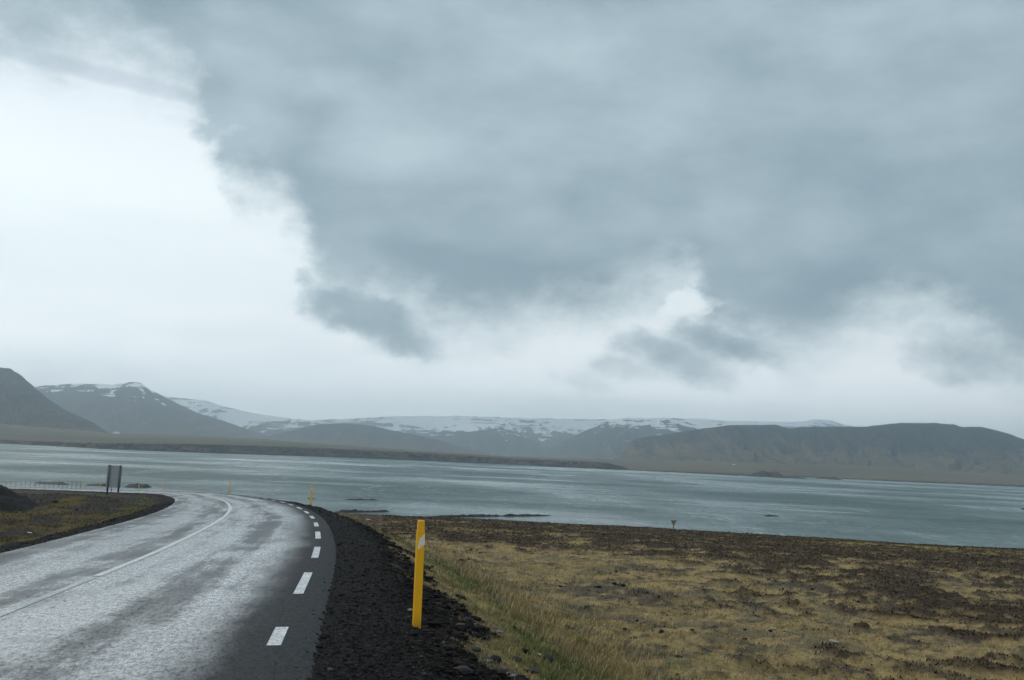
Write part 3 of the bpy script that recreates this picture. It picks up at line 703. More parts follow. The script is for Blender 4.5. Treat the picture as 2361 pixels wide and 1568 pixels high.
# islets and skerries
m_islet = shore_mat('islet_rock_and_turf', (.04, .036, .034), (.075, .06, .042), (.06, .05, .04))
m_skerry, nt, setp = material('wet_black_skerry_rock')
pos = nt.n('ShaderNodeNewGeometry').outputs['Position']; n1 = nt.noise(pos, .8, 5, .65)
setp(color=nt.mix(nt.step(n1, .35, .65), (.008, .008, .008), (.026, .023, .019)), rough=.6, spec=.4, normal=nt.bump(n1, .8, .6))
def rocky_bar(name, label, pts, hpx, mat, group=None, depth=5.0, seed=0, cat='skerry', gaps=0.25, depth_ratio=None):
    """low bar of rock standing out of the sea; pts = its waterline traced on the photograph grid"""
    pw = np.array([at(x*S4, y*S4, (SEA-EYE)/ray(x*S4, y*S4)[2]) for x, y in pts])
    c = pw.mean(0); L = np.r_[0, np.cumsum(np.linalg.norm(np.diff(pw[:, :2], axis=0), axis=1))]
    n = max(24, int(L[-1]/max(.35, L[-1]/90))); sl = np.linspace(0, L[-1], n)
    line = np.stack([np.interp(sl, L, pw[:, k]) for k in range(3)], 1)
    Hm = hpx*1.25*S4*c[1]/FPX
    q = sl/L[-1]; env = np.clip(np.minimum(q, 1-q)*6, 0, 1)**.7
    hh = Hm*env*(.25 + 1.1*fbm(sl*.35/Hm*.5, sl*0+seed, 5, seed, .6)) - Hm*gaps*(fbm(sl*.12/Hm, sl*0+seed, 3, seed+5) < .36)
    m = 9; a = np.linspace(-1, 1, m)
    dv = np.stack([0*sl, np.ones(n), 0*sl], 1)
    wd = depth*(.5 + .9*fbm(sl*.2/Hm, sl*0+2.2, 3, seed+8))
    V = line[:, None, :] + dv[:, None, :]*(a[None, :, None]*wd[:, None, None])
    prof = (1-np.abs(a)**1.7)[None, :]*(.75 + .5*fbm(sl[:, None]*.7/Hm + 0*a, a[None, :]*2+0*sl[:, None], 3, seed+3))
    V[..., 2] = SEA - .5 + (hh[:, None]+.5)*prof
    V -= c
    me = mesh_np(name, V.reshape(-1, 3), grid_faces(n, m), smooth=False)
    if mat is m_islet: float_attr(me, 'height', np.clip((V[..., 2]+0*V[..., 0]-(SEA-c[2]))/Hm, 0, 1)*.9); float_attr(me, 'gully', np.zeros(V[..., 0].size))
    o = link(name, me, mat); o.location = c; tag(o, label, cat, group, 'structure' if cat == 'islet' else None)
    return o
GS = 'skerries in the fjord'
rocky_bar('skerry', 'long thin black skerry beyond the top of the tallest marker post', [(1685, 2069), (1800, 2068.5), (1930, 2066), (2050, 2064.5), (2205, 2063)], 8, m_skerry, GS, 2.5, 1)
rocky_bar('skerry', 'black skerry just above the corner where road bank meets the tan field', [(1335, 2049), (1400, 2049.5), (1480, 2049), (1565, 2047.5)], 9, m_skerry, GS, 2.5, 2)
rocky_bar('skerry', 'short broken skerry standing alone in mid water right of the second post', [(1378, 1999), (1430, 2000), (1485, 2000.5), (1516, 2001.5)], 6, m_skerry, GS, 3, 3)
rocky_bar('skerry', 'tiny flat skerry out in open water to the right of the triangular sign', [(3050, 2064.5), (3085, 2065), (3118, 2065.5)], 5, m_skerry, GS, 3, 4)
rocky_bar('skerry', 'lumpy black skerry rising behind the fence, farthest from the sign board', [(139, 1932), (180, 1934), (225, 1937), (275, 1940)], 9, m_skerry, GS, 5, 5)
rocky_bar('skerry', 'flat skerry partly hidden behind the legs of the sign board', [(345, 1941), (400, 1943.5), (450, 1945)], 8, m_skerry, GS, 5, 6)
rocky_bar('skerry', 'humped black skerry just right of the sign board', [(505, 1948), (545, 1949.5), (600, 1951)], 12, m_skerry, GS, 6, 7, gaps=0)
rocky_bar('skerry', 'dark sliver of rock seen through the mid-water post beside the bend', [(1230, 1995), (1262, 1996)], 3, m_skerry, GS, 3, 8)
rocky_bar('skerry', 'dark sliver of rock at the right edge of the water', [(4083, 2037), (4120, 2038.5)], 5, m_skerry, GS, 3, 9)
rocky_bar('islet', 'humped dark islet off the tan shore below the right mountain', [(3010, 1905.5), (3070, 1907.5), (3135, 1911)], 22, m_islet, None, 60, 10, 'islet', 0)
rocky_bar('islet', 'flat dark tongue of rock reaching right from the humped islet', [(3100, 1910.5), (3160, 1912), (3225, 1915.5)], 9, m_islet, None, 40, 11, 'islet', 0)
rocky_bar('islet', 'small flat islet farthest right in the fjord', [(3276, 1915), (3310, 1917), (3362, 1919.5)], 9, m_islet, None, 40, 12, 'islet', 0)

# ------------------------------------------------------------------ yellow marker posts
def plain(name, col, rough=.5, spec=.5, metal=0.0, n=.25, scale=14):
    m, nt, setp = material(name)
    tcn = nt.n('ShaderNodeTexCoord'); nz = nt.noise(tcn.outputs['Object'], scale, 5, .65)
    lo = tuple(q*(1-n) for q in col); hi = tuple(min(1, q*(1+n)) for q in col)
    setp(color=nt.mix(nz, lo, hi), rough=rough, spec=spec, metal=metal, normal=nt.bump(nz, .08, .01)); return m
m_yellow, nt, setp = material('yellow_plastic')
tcn = nt.n('ShaderNodeTexCoord'); oc = tcn.outputs['Object']; sx = nt.n('ShaderNodeSeparateXYZ'); nt.t.links.new(oc, sx.inputs[0])
nz = nt.noise(oc, 9, 5, .65); nz2 = nt.noise(nt.vscale(oc, (1, 1, .25)), 30, 4, .6)
dirt = nt.mul(nt.step(nt.add(sx.outputs[2], nt.mul(nz, .25)), .36, .08), nt.step(nz2, .3, .6))
yc = nt.mix(nz, (.88, .42, .003), (.95, .48, .005))
setp(color=nt.mix(nt.mul(dirt, .55), yc, (.10, .065, .02)), rough=.42, spec=.4, normal=nt.bump(nz2, .06, .01))
m_reflect, nt, setp = material('cream_reflective_tape')
tcn = nt.n('ShaderNodeTexCoord'); nz = nt.noise(tcn.outputs['Object'], 25, 4, .6)
setp(color=nt.mix(nt.step(nz, .3, .7), (.80, .66, .46), (.90, .82, .66)), rough=.35, spec=.5)

PH, PW, PD = 1.15, .088, .06
def make_post():
    root = empty('marker_post', (0, 0, 0))
    def rounded(bm, w0, w1, d0, d1, z0, z1, n=5, cap=True):
        rings = []
        for (wv, dv, z) in ((w0, d0, z0), (w1, d1, z1)):
            r = min(wv, dv)*.25; ring = []
            for cx, cy, a0 in ((wv/2-r, dv/2-r, 0), (-wv/2+r, dv/2-r, 90), (-wv/2+r, -dv/2+r, 180), (wv/2-r, -dv/2+r, 270)):
                for j in range(n):
                    a = math.radians(a0 + 90*j/(n-1)); ring.append(bm.verts.new((cx+r*math.cos(a), cy+r*math.sin(a), z)))
            rings.append(ring)
        N = len(rings[0])
        for j in range(N): bm.faces.new((rings[0][j], rings[0][(j+1) % N], rings[1][(j+1) % N], rings[1][j]))
        if cap: bm.faces.new(rings[1]); bm.faces.new(rings[0][::-1])
        return rings
    bm_obj('post_body', lambda bm: rounded(bm, PW, PW, PD, PD, -.15, PH*.905), m_yellow, root)
    def capf(bm):
        rounded(bm, PW*.87, PW*.85, PD*.87, PD*.85, PH*.9051, PH*.992); rounded(bm, PW*.83, PW*.62, PD*.83, PD*.6, PH*.9921, PH)
    bm_obj('post_cap', capf, m_yellow, root)
    bm_obj('base_collar', lambda bm: rounded(bm, PW*1.05, PW*1.05, PD*1.05, PD*1.05, -.05, .035), m_yellow, root)
    def refl(bm):                                   # slanted tape wrapped round the face
        w2 = PW/2*.99; y = -PD/2-.0015
        z0, z1 = PH*.745, PH*.865
        prof = [(-w2*.55, z0-.01), (w2, z0+.045), (w2, z1+.02), (-w2*.2, z1-.03), (-w2*.52, z1-.06), (-w2*.40, z0+.075), (-w2*.62, z0+.04)]
        f = [bm.verts.new((x, y, z)) for x, z in prof]; b = [bm.verts.new((x, y+.0012, z)) for x, z in prof]
        bm.faces.new(f); n_ = len(f)
        for j in range(n_): bm.faces.new((f[j], b[j], b[(j+1) % n_], f[(j+1) % n_]))
    bm_obj('reflector', refl, m_reflect, root)
    return root
def copy_tree(o, parent=None):
    c = o.copy(); COL.objects.link(c)
    if parent: c.parent = parent
    for ch in o.children: copy_tree(ch, c)
    return c
GP = 'yellow marker posts along the road'
posts = [(1666, 2512, 10.62, 'yellow marker post nearest the camera with slanted cream reflector', 0.0, 1.0),
         (1242, 2023.7, 55.0, 'yellow marker post on the outer verge beside the white edge dashes', 0.0, 1.0),
         (916, 1971.5, 97.5, 'yellow marker post against the water at the top of the bend', 0.02, 1.0),
         (655, 1964, 126, 'faint leaning yellow post on the far side of the bend', 0.06, .95),
         (553, 1972.7, 126, 'yellow marker post on the inner verge just right of the sign board', 0.0, 1.0),
         (399, 1960, 152, 'yellow marker post just left of the sign board legs', 0.0, 1.0),
         (341, 1951, 172, 'yellow marker post at the right end of the fence', 0.0, 1.0),
         (136, 1954, 206, 'yellow marker post in front of the middle of the fence', 0.0, 1.0),
         (27, 1948, 222, 'yellow marker post at the far left end of the fence', 0.0, 1.0)]
proto = None
for i, (x, y, Y, lab, lean, sc) in enumerate(posts):
    o = make_post() if proto is None else copy_tree(proto)
    proto = proto or o
    p = at(x*S4, y*S4, Y); g_, _, _ = ground([p[0]], [p[1]])
    zg = float(g_[0])
    o.location = p if i not in (0,) else (p[0], p[1], p[2]-.045)
    o.rotation_euler = (0, lean + .010*((i*7) % 3-1), math.atan2(-p[0], p[1])*.0 + math.atan2(p[1], p[0]) - math.pi/2 + .12)
    o.scale = (sc,)*3
    tag(o, lab, 'marker post', GP)
    print('POST', i, np.round(p, 2), 'ground', round(zg, 2))

def ground_hit(px, py, y0=6, y1=200):
    d = ray(px, py); Ys = np.exp(np.linspace(math.log(y0), math.log(y1), 1500)); X = d[0]*Ys; zz, _, _ = ground(X, Ys); zl = EYE + d[2]*Ys
    k = int(np.argmax(zl < zz)); return np.array([X[k], Ys[k], zz[k]])
# ------------------------------------------------------------------ sign board seen from behind
m_alu = plain('grey_aluminium_sheet', (.37, .39, .42), .55, .4, .0, .12, 3); m_steel = plain('galvanised_steel', (.10, .105, .115), .5, .5, .2, .25, 8)
m_rail = plain('bright_aluminium_rail', (.48, .50, .52), .4, .5, .3, .12, 8)
def sign_board():
    Y = float(ground_hit(450*S4, 1972*S4)[1]); print('SIGN', Y)
    bl = at(424*S4, 1951*S4, Y); tr = at(481*S4, 1863.5*S4, Y); br = at(478*S4, 1953*S4, Y)
    base = at(450*S4, 1972*S4, Y)
    wd = (478-423)*S4*Y/FPX; hh = (1951-1864)*S4*Y/FPX
    gz = base[2]
    root = empty('sign_board', tuple(base), (0, 0, math.radians(12)))
    z0 = (1972-1951)*S4*Y/FPX
    bm_obj('panel', lambda bm: box(bm, (0, .06, z0+hh/2), (wd, .012, hh)), m_alu, root, .003)
    for zz, nm in ((z0+hh*.018, 'edge_rail'), (z0+hh*.5, 'middle_rail'), (z0+hh*.985, 'edge_rail')):
        bm_obj(nm, lambda bm: box(bm, (0, .03, zz), (wd*.98, .045, .055)), m_rail, root, .004)
    for xx in (-wd*.36, wd*.385):
        def legf(bm, xx=xx):
            r = bmesh.ops.create_cone(bm, cap_ends=True, segments=14, radius1=.0009*Y, radius2=.0009*Y, depth=z0+hh*1.02+.8)
            bmesh.ops.translate(bm, verts=r['verts'], vec=(xx, -.075, (z0+hh*1.02-.8)/2))
        lg = bm_obj('leg', legf, m_steel, root, smooth=True)
        for zz in (z0+hh*.02, z0+hh*.5, z0+hh*.97):
            bm_obj('clamp', lambda bm: box(bm, (xx, -.06, zz), (.24, .22, .07)), m_steel, lg, .004)
    def brace(bm):
        r = bmesh.ops.create_cone(bm, cap_ends=True, segments=12, radius1=.05, radius2=.05, depth=2.2)
        bmesh.ops.rotate(bm, verts=r['verts'], cent=(0, 0, 0), matrix=Matrix.Rotation(math.radians(-24), 3, 'X'))
        bmesh.ops.translate(bm, verts=r['verts'], vec=(-wd*.15, .75, .55))
    bm_obj('brace', brace, m_steel, root, smooth=True)
    tag(root, 'grey back of a tall road sign board on two steel legs', 'road sign')
sign_board()

# ------------------------------------------------------------------ wire fence beyond the far road
m_wood = plain('weathered_fence_wood', (.11, .106, .10), .85, .2, 0, .35, 6); m_wire = plain('rusty_wire', (.10, .09, .085), .6, .4, .3, .2)
def fence():
    xs = [4, 22.5, 42.5, 61.5, 82.5, 100.5, 120.5, 139, 157.5, 176, 195, 213.5, 232, 250, 268, 286, 304, 322]
    root = None; tops = []
    me = None
    for i, x in enumerate(xs):
        Y = 214 - 34*(x/322)
        p = at(x*S4, (1950.5 + .012*x)*S4, Y)
        if root is None:
            root = empty('wire_fence', tuple(p))
        def pf(bm):
            r = bmesh.ops.create_cone(bm, cap_ends=True, segments=8, radius1=.045, radius2=.036, depth=2.5)
            bmesh.ops.translate(bm, verts=r['verts'], vec=(0, 0, .1))
        if me is None:
            o = bm_obj('fence_post', pf, m_wood, root, smooth=True); me = o.data
        else:
            o = bpy.data.objects.new('fence_post', me); COL.objects.link(o); o.parent = root
        o.location = Vector(p) - root.location; o.rotation_euler = (rng.normal(0, .03), rng.normal(0, .03), i)
        tops.append(np.array(o.location))
    for zz in (.35, .7, 1.05, 1.28):
        def wf(bm):
            ring0 = None
            for t in tops:
                ring = [bm.verts.new((t[0] + .012*math.cos(a), t[1]-.08 + .012*math.sin(a)*.5, t[2]+zz+.012*math.sin(a))) for a in (0, 2.1, 4.2)]
                if ring0:
                    for j in range(3): bm.faces.new((ring0[j], ring0[(j+1) % 3], ring[(j+1) % 3], ring[j]))
                ring0 = ring
        bm_obj('wire', wf, m_wire, root)
    tag(root, 'thin wire fence with grey posts beyond the far stretch of road', 'fence')
fence()

# ------------------------------------------------------------------ small triangular cable marker in the field
m_tri = plain('faded_yellow_plate', (.20, .155, .08), .6, .3, 0, .3, 5); m_black = plain('black_paint', (.02, .02, .022), .6, .3)
def tri_sign():
    p = at(2694*S4, 2131*S4, 126.0)
    root = empty('triangle_sign', tuple(p), (0, 0, math.radians(-8)))
    k = S4*126/FPX
    zt = (2131-2083)*k; wt = 23*k; zb = (2131-2105.5)*k
    bm_obj('post', lambda bm: box(bm, (0, .03, (zt*.8-.6)/2), (.10, .045, zt*.8+.6)), m_steel, root, .005)
    def tri(bm, s=1.0, y0=-.004, y1=.006):
        cz = zt - (zt-zb)*.36
        P = [(-wt/2, zt), (wt/2, zt), (.035, zb), (-.035, zb)]
        P = [(x*s, cz+(z-cz)*s) for x, z in P]
        f = [bm.verts.new((x, y0, z)) for x, z in P]; b = [bm.verts.new((x, y1, z)) for x, z in P]
        bm.faces.new(f); bm.faces.new(b[::-1])
        for j in range(4): bm.faces.new((f[j], b[j], b[(j+1) % 4], f[(j+1) % 4]))
    bm_obj('plate', tri, m_tri, root)
    for sx in (-1, 1):
        def corners(bm, sx=sx):
            P = [(sx*wt/2*.98, zt-.006), (sx*wt/2*.42, zt-.006), (sx*wt/2*.66, zt-(zt-zb)*.26)]
            if sx < 0: P = P[::-1]
            f = [bm.verts.new((x, -.008, z)) for x, z in P]; b = [bm.verts.new((x, -.0045, z)) for x, z in P]
            bm.faces.new(f)
            for j in range(3): bm.faces.new((f[j], b[j], b[(j+1) % 3], f[(j+1) % 3]))
        bm_obj('dark_corner', corners, m_black, root)
    tag(root, 'small faded yellow triangular marker on a post at the field edge', 'marker sign')
tri_sign()

# ------------------------------------------------------------------ farm buildings far across the water
m_white = plain('white_render', (.78, .79, .78), .7, .3, 0, .05, 2); m_roof = plain('pale_roof_sheet', (.62, .64, .65), .5, .4, 0, .1); m_win = plain('dark_window_glass', (.03, .04, .05), .1, .5)
def farmhouse(x, y, Y, w_, d_, h_, label, dz=0):
    p = at(x*S4, y*S4, Y); root = empty('farmhouse', (p[0], p[1], p[2]-1.0), (0, 0, .3)); 
    def walls(bm):
        box(bm, (0, 0, h_/2), (w_, d_, h_))
        for sx in (-1, 1):
            v = [bm.verts.new((sx*w_/2, -d_/2, h_)), bm.verts.new((sx*w_/2, d_/2, h_)), bm.verts.new((sx*w_/2, 0, h_+d_*.36))]
            bm.faces.new(v if sx > 0 else v[::-1])
    bm_obj('wall', walls, m_white, root)
    def roof(bm):
        o = .5
        for sy in (-1, 1):
            v = [(-w_/2-o, sy*(d_/2+o), h_-.2), (w_/2+o, sy*(d_/2+o), h_-.2), (w_/2+o, 0, h_+d_*.38), (-w_/2-o, 0, h_+d_*.38)]
            a = [bm.verts.new(q) for q in v]; b = [bm.verts.new((q[0], q[1], q[2]+.25)) for q in v]
            bm.faces.new(b if sy < 0 else b[::-1])
            for j in range(4): bm.faces.new((a[j], a[(j+1) % 4], b[(j+1) % 4], b[j]))
    bm_obj('roof', roof, m_roof, root)
    for k in range(3): bm_obj('window', lambda bm: box(bm, (w_*(k-1)*.3, -d_/2-.03, h_*.55), (1.2, .12, 1.3)), m_win, root)
    tag(root, label, 'house', 'white farm buildings across the fjord')
farmhouse(468, 1735.5, 3900, 17, 9, 5.5, 'white farm building at the foot of the dark left mountain, broader one')
farmhouse(455, 1734.5, 3880, 8, 7, 4.5, 'small white farm building beside the broader one below the left mountain')
farmhouse(537, 1749.5, 3800, 14, 8, 4.5, 'white farm building lower down on the long headland')
farmhouse(2935, 1864, 3700, 11, 8, 4.5, 'tiny white farm building on the tan shore plain below the right mountain')

# ------------------------------------------------------------------ dark spoil heap at the left edge
m_heap, nt, setp = material('dark_gravel_heap')
pos = nt.n('ShaderNodeNewGeometry').outputs['Position']; n1 = nt.noise(pos, 7, 6, .7); n2 = nt.noise(pos, .9, 4, .6)
setp(color=nt.mix(nt.step(nt.add(nt.mul(n1, .7), nt.mul(n2, .3)), .35, .68), (.012, .011, .012), (.034, .029, .028)), rough=.9, spec=.2, normal=nt.bump(n1, .9, .08))
def heap():
    p = at(-56, 506, 50.0); g_, _, _ = ground([p[0]], [p[1]]); p[2] = float(g_[0])
    n, m = 90, 36; V = []
    a = np.linspace(0, 2*math.pi, n, endpoint=False); q = np.linspace(0, 1, m)
    A, Q = np.meshgrid(a, q, indexing='ij')
    Rr = 4.6*Q*(1 + .12*(fbm(np.cos(A)*2+5, np.sin(A)*2+5, 3, 7)-.5))
    x = Rr*np.cos(A); y = Rr*np.sin(A)*1.2
    z = 2.2*np.clip(1-Q**1.15, 0, 1)*(1+.0*Q) - .2 + (fbm(x*1.3+9, y*1.3, 4, 8)-.5)*.35*sstep(1-Q, 0, .2) + (fbm(x*5+9, y*5, 3, 18)-.5)*.12
    F = grid_faces(n, m); wrap = np.arange(m-1); last = np.stack([(n-1)*m+wrap, wrap, wrap+1, (n-1)*m+wrap+1], -1)
    me = mesh_np('gravel_heap', np.stack([x, y, z], -1).reshape(-1, 3), np.concatenate([F, last]))
    o = link('gravel_heap', me, m_heap); o.location = p
    tag(o, 'dark cone of gravel at the left edge inside the bend', 'gravel heap')
heap()
# puddle in the hollow
m_pud, nt, setp = material('still_puddle_water'); setp(color=(.02, .022, .022), rough=.03, ior=1.33, spec=.5)
def puddle():
    p = ground_hit(217*S4, 2010.5*S4); z = float(p[2]) + .07; print('PUDDLE', p)
    n = 28; V = [(0, 0, 0)]; 
    for j in range(n):
        a = 2*math.pi*j/n; r = 1 + .25*math.sin(2*a+1) + .12*math.sin(5*a)
        V.append((.13*r*math.cos(a), .35*r*math.sin(a), 0))
    me = bpy.data.meshes.new('puddle'); me.from_pydata(V, [], [(0, j+1, (j+1) % n + 1) for j in range(n)])
    o = link('puddle', me, m_pud); o.location = (p[0], p[1], z); o.rotation_euler = (0, 0, .42); tag(o, 'small bright puddle in the hollow inside the bend', 'puddle', kind='structure')
puddle()

# ------------------------------------------------------------------ loose gravel, grass and heath
def rock_proto(k, sub=1):
    bm = bmesh.new(); bmesh.ops.create_icosphere(bm, subdivisions=sub, radius=1.0)
    r = random.Random(k)
    for v in bm.verts:
        v.co *= 1 + .28*(mnoise.noise(v.co*1.3 + Vector((k*3.1, 0, 0)))*1.6 + r.uniform(-.3, .3))
        v.co.z *= .62
    V = np.array([v.co[:] for v in bm.verts]); F = np.array([[v.index for v in f.verts] for f in bm.faces]); bm.free()
    return V, F
m_stone, nt, setp = material('loose_road_gravel')
ca = nt.n('ShaderNodeVertexColor', layer_name='cover'); pos = nt.n('ShaderNodeNewGeometry').outputs['Position']; nz = nt.noise(pos, 60, 4, .6)
cm = nt.n('ShaderNodeCombineColor'); q = nt.lin(nz, .25, .75, .6, 1.4)
for i in range(3): nt.put(cm.inputs[i], q)
setp(color=nt.mix(1.0, ca.outputs['Color'], cm.outputs[0], 'MULTIPLY'), rough=.85, spec=.12)
def scatter_polar(n, r0, r1, a0, a1, power=1.0):
    t = rng.random(n); r = np.exp(math.log(r0) + (math.log(r1)-math.log(r0))*t**power); a = a0 + (a1-a0)*rng.random(n)
    return r*np.sin(a), r*np.cos(a), r
def gravel():
    x, y, r = scatter_polar(220000, 6.0, 60, -.62, .35)
    z, u, _ = ground(x, y); col, gw, hw, gr, gn, sm = cover(x, y, u)
    e = np.where(u > 0, u-W_R, -u-W_L)
    z = z + .036*(e < .02)
    keep = (e > -.45) & (rng.random(len(x)) < np.where(e < .02, .16*sstep(e, -.45, .05)**2, 1)) & (rng.random(len(x)) < np.where((gr > .5) | (e < .3), .9*sstep(e, -.5, .8)+.1, sm*.07 + .004))
    x, y, z, r, e = (q[keep] for q in (x, y, z, r, e))
    x, y, z, r, e = (q[:70000] for q in (x, y, z, r, e))
    n = len(x); size = np.exp(rng.normal(math.log(.0062), .5, n))*(1+1.4*sstep(e, .7, 1.8))*np.where(rng.random(n) < .06*sstep(e, .5, 1.5), 2.4, 1); size = np.clip(size, .004, .055)*(1+.02*r)*np.where(e < .03, .55, 1)
    protos = [rock_proto(k, 1) for k in range(4)]
    nv = len(protos[0][0]); nf = len(protos[0][1])
    # 12-vertex stones: icosahedron base keeps each under fifty triangles
    protos = []
    for k in range(6):
        bm = bmesh.new(); bmesh.ops.create_icosphere(bm, subdivisions=1, radius=1.0); rr_ = random.Random(k)
        for v in bm.verts: v.co *= rr_.uniform(.7, 1.25); v.co.z *= .65
        protos.append((np.array([v.co[:] for v in bm.verts]), np.array([[v.index for v in f.verts] for f in bm.faces]))); bm.free()
    nv = len(protos[0][0]); Vs = []; Fs = []; Cs = []; off = 0
    for k in range(6):
        s_ = np.arange(k, n, 6); m_ = len(s_); a = rng.random(m_)*6.28; st = .7+.6*rng.random((m_, 3))
        P = protos[k][0][None]*(st*size[s_][:, None])[:, None, :]
        ca_, sa_ = np.cos(a)[:, None], np.sin(a)[:, None]
        X = P[..., 0]*ca_ - P[..., 1]*sa_ + x[s_][:, None]; Y = P[..., 0]*sa_ + P[..., 1]*ca_ + y[s_][:, None]; Z = P[..., 2] + (z[s_] + size[s_]*.15)[:, None]
        Vs.append(np.stack([X, Y, Z], -1).reshape(-1, 3)); Fs.append((protos[k][1][None] + (off + np.arange(m_)*nv)[:, None, None]).reshape(-1, 3)); off += m_*nv
        b = np.exp(rng.normal(math.log(.0115), .6, m_)); b = np.where(rng.random(m_) < .012, .09, b)
        tint = np.where((rng.random(m_) < .4)[:, None], np.array([1.0, .94, .95]), np.array([1.15, .85, .66])) + rng.normal(0, .05, (m_, 3)); Cs.append(np.repeat(b[:, None]*tint, nv, 0))
    me = mesh_np('gravel', np.concatenate(Vs), np.concatenate(Fs), smooth=False); color_attr(me, 'cover', np.concatenate(Cs))
    tag(link('gravel', me, m_stone), 'loose dark gravel along both road shoulders', 'gravel', kind='stuff')
gravel()
m_blade, nt, setp = material('dry_and_green_grass')
ca = nt.n('ShaderNodeVertexColor', layer_name='cover')
setp(color=ca.outputs['Color'], rough=.7, spec=.2)
def blades(name, label, n, r0, r1, a0, a1, sel, hgt, wid, colr, cat, lean=.35, power=1.0):
    x, y, r = scatter_polar(n, r0, r1, a0, a1, power)
    z, u, _ = ground(x, y); col, gw, hw, gr, gn, sm = cover(x, y, u); e = np.where(u > 0, u-W_R, -u-W_L)
    z = z + .11*hw
    keep = rng.random(n) < sel(x, y, u, e, gw, hw, gr, gn, sm)
    x, y, z, r, u, e, gw, hw, gr, gn, col = (q[keep] for q in (x, y, z, r, u, e, gw, hw, gr, gn, col)); m = len(x)
    h = hgt(x, y, e, r, gn)*(.5+.9*rng.random(m)); wd = wid(r)*(.6+.8*rng.random(m))
    a = rng.random(m)*6.28; la = rng.normal(.6, 1.2, m); ll = h*(lean + .35*np.abs(rng.normal(0, 1, m)))
    dx, dy = np.cos(a)*wd, np.sin(a)*wd; lx, ly = np.cos(la)*ll, np.sin(la)*ll
    B0 = np.stack([x-dx, y-dy, z-.01], -1); B1 = np.stack([x+dx, y+dy, z-.01], -1)
    M0 = np.stack([x-dx*.7+lx*.35, y-dy*.7+ly*.35, z+h*.6], -1); M1 = np.stack([x+dx*.7+lx*.35, y+dy*.7+ly*.35, z+h*.6], -1)
    Tp = np.stack([x+lx, y+ly, z+h], -1)
    V = np.stack([B0, B1, M1, M0, Tp], 1).reshape(-1, 3); i = np.arange(m)*5
    F = np.concatenate([np.stack([i, i+1, i+2], -1), np.stack([i, i+2, i+3], -1), np.stack([i+3, i+2, i+4], -1)])
    c = colr(col, x, y, e, gn, m); me = mesh_np(name, V, F); color_attr(me, 'cover', np.repeat(c, 5, 0))
    tag(link(name, me, m_blade), label, cat, kind='stuff'); print(name, m)
def g_col(col, x, y, e, gn, m):
    c = col*np.exp(rng.normal(.16, .40, m))[:, None]
    dry = (rng.random(m) < .22)[:, None]; return np.clip(np.where(dry, c*.5 + np.array([.22, .16, .085])*.62, c), .004, .5)
def tall(e, right): return .12*np.exp(-((e-4.4)/1.6)**2)*right
blades('grass', 'dry tan and green grass over bank and field', 520000, 7, 140, -.60, .64,
       lambda x, y, u, e, gw, hw, gr, gn, sm: np.where(e > .9, gw*(1-hw*.85)*(.35+.65*sstep(fbm(x*.8, y*.8, 3, 55), .3, .6)), 0) + np.where((e > .7) & (gr > .5), .012, 0),
       lambda x, y, e, r, gn: .024 + tall(e, (x > -.12*y-2)*1.0)*(1-.5*gn) + .0005*np.minimum(r, 60),
       lambda r: .0016 + .00030*r, g_col, 'grass')
blades('heath', 'low dark brown heath in patches across the field', 150000, 14, 140, -.12, .64,
       lambda x, y, u, e, gw, hw, gr, gn, sm: hw*.9,
       lambda x, y, e, r, gn: .022 + .00042*r + 0*x,
       lambda r: .005 + .0006*r, lambda col, x, y, e, gn, m: np.clip(np.array([.036, .022, .013])*np.exp(rng.normal(0, .45, m))[:, None], .004, .3), 'heath', lean=.9)

# individual stones that stand out
def stone(label, px, py, size, col, seed, flat=.7, stretch=1.4, group=None, snap=True):
    d = ray(px*S4, py*S4); Ys = np.exp(np.linspace(math.log(6), math.log(160), 900)); X = d[0]*Ys; zz, _, _ = ground(X, Ys); zl = EYE + d[2]*Ys
    k = int(np.argmax(zl < zz)); p = (X[k], Ys[k], zz[k])
    V, F = rock_proto(seed, 2); V = V*np.array([stretch, 1, flat])*size
    me = mesh_np('stone', V, F, smooth=False)
    key = 'stone_%s' % '_'.join(str(q) for q in col)
    m = bpy.data.materials.get(key) or plain(key, col, .7, .35, 0, .3, 30)
    o = link('stone', me, m); o.location = (p[0], p[1], p[2]+size*.12); o.rotation_euler = (0, 0, seed*1.3)
    tag(o, label, 'stone', group)
stone('small bright white stone at the foot of the grassy bank', 2157, 2623, .028, (.62, .60, .55), 1)
stone('pale grey stone lying at the grass edge halfway down the bank', 1990, 2530, .05, (.16, .15, .15), 2, .5, 1.7)
stone('long pale flake of stone on the gravel near the bottom edge', 1945, 2646, .042, (.15, .145, .14), 3, .4, 2.4)
stone('pale curved stone at the bottom edge of the gravel', 2050, 2705, .048, (.13, .13, .135), 4, .4, 2.6)
stone('light stone beside the foot of the nearest yellow post', 1735, 2503, .028, (.30, .29, .28), 5)
stone('thin pale stick-like stone left of the nearest yellow post', 1640, 2441, .035, (.16, .155, .15), 6, .35, 2.2)
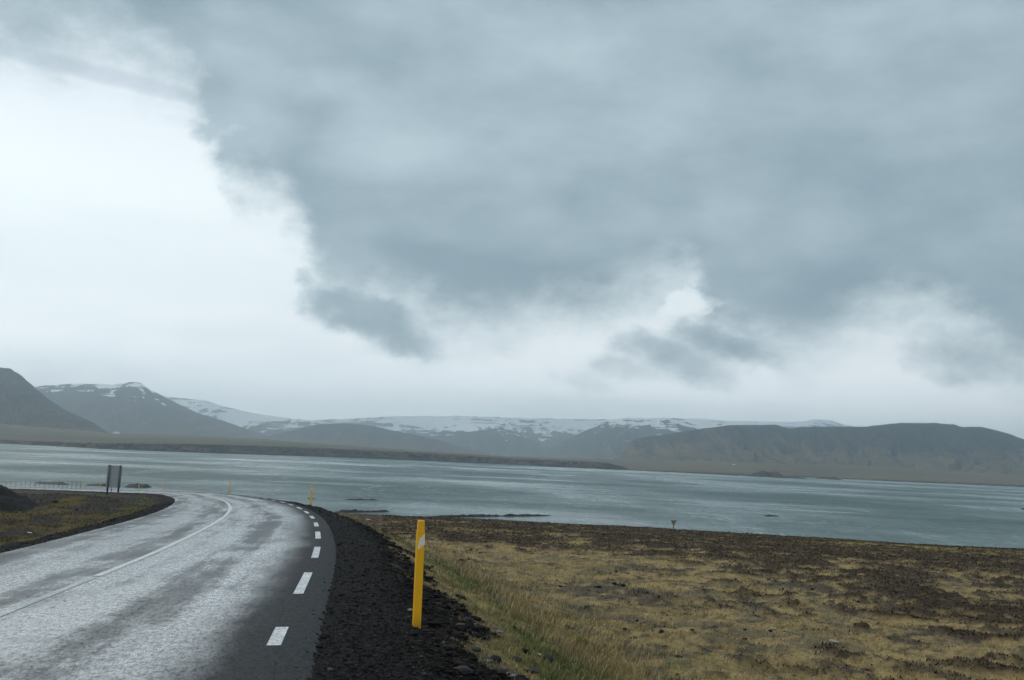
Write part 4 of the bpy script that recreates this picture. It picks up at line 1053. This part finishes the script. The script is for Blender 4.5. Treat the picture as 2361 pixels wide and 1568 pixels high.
stone('white stone on the bare ground at left inside the bend', 118, 2132, .06, (.6, .58, .5), 7)
stone('white stone on the brown field near the shore end of the bank', 1474, 2082, .16, (.6, .58, .54), 8)
stone('pale flat stone on the dark heath left of the triangular sign', 2495, 2177, .28, (.34, .31, .26), 9, .4, 2)
stone('pale stone low in the middle of the tan field', 3090, 2518, .07, (.30, .27, .22), 10)
stone('pale buff stone on the tan grass near the bottom of the field', 3335, 2568, .09, (.28, .24, .17), 11, .4, 1.8)
stone('dark lump of rock at the foot of the bank beyond the white stone', 2190, 2640, .085, (.022, .019, .018), 12, .9, 1.0)
for k, (px, py, sz, lab) in enumerate([(2060, 2640, .07, 'dark rock just above the pale curved stone at the bottom edge'), (2130, 2688, .065, 'biggest dark brown rock on the gravel, below the white stone'),
        (2000, 2686, .06, 'dark rock left of the pale curved stone at the bottom edge'), (1905, 2600, .06, 'dark rock above the long pale flake of stone'),
        (1850, 2690, .07, 'dark rock at the bottom edge left of the long pale flake'), (1765, 2590, .045, 'small dark rock below the foot of the nearest yellow post')]):
    stone(lab, px, py, sz, (.020, .017, .016), 20+k, .7, 1.3, 'dark rocks on the gravel bank')

# ------------------------------------------------------------------ haze over the fjord
def haze():
    x0, x1, y0, y1, z0, z1 = -18000, 18000, -1500, 22500, SEA-14, 980
    bm = bmesh.new(); box(bm, ((x0+x1)/2, (y0+y1)/2, (z0+z1)/2), (x1-x0, y1-y0, z1-z0)); me = bpy.data.meshes.new('haze'); bm.to_mesh(me); bm.free()
    m = bpy.data.materials.new('haze_air'); m.use_nodes = True; nt = NT(m.node_tree)
    out = nt.n('ShaderNodeOutputMaterial'); v = nt.n('ShaderNodeVolumePrincipled')
    v.inputs['Color'].default_value = (.82, .93, 1.0, 1); v.inputs['Density'].default_value = HAZE; v.inputs['Anisotropy'].default_value = .74
    nt.t.links.new(v.outputs[0], out.inputs['Volume'])
    o = link('haze', me, m); tag(o, 'pale damp haze filling the air over the fjord', 'haze', kind='stuff')
HAZE = 1.1e-4
haze()
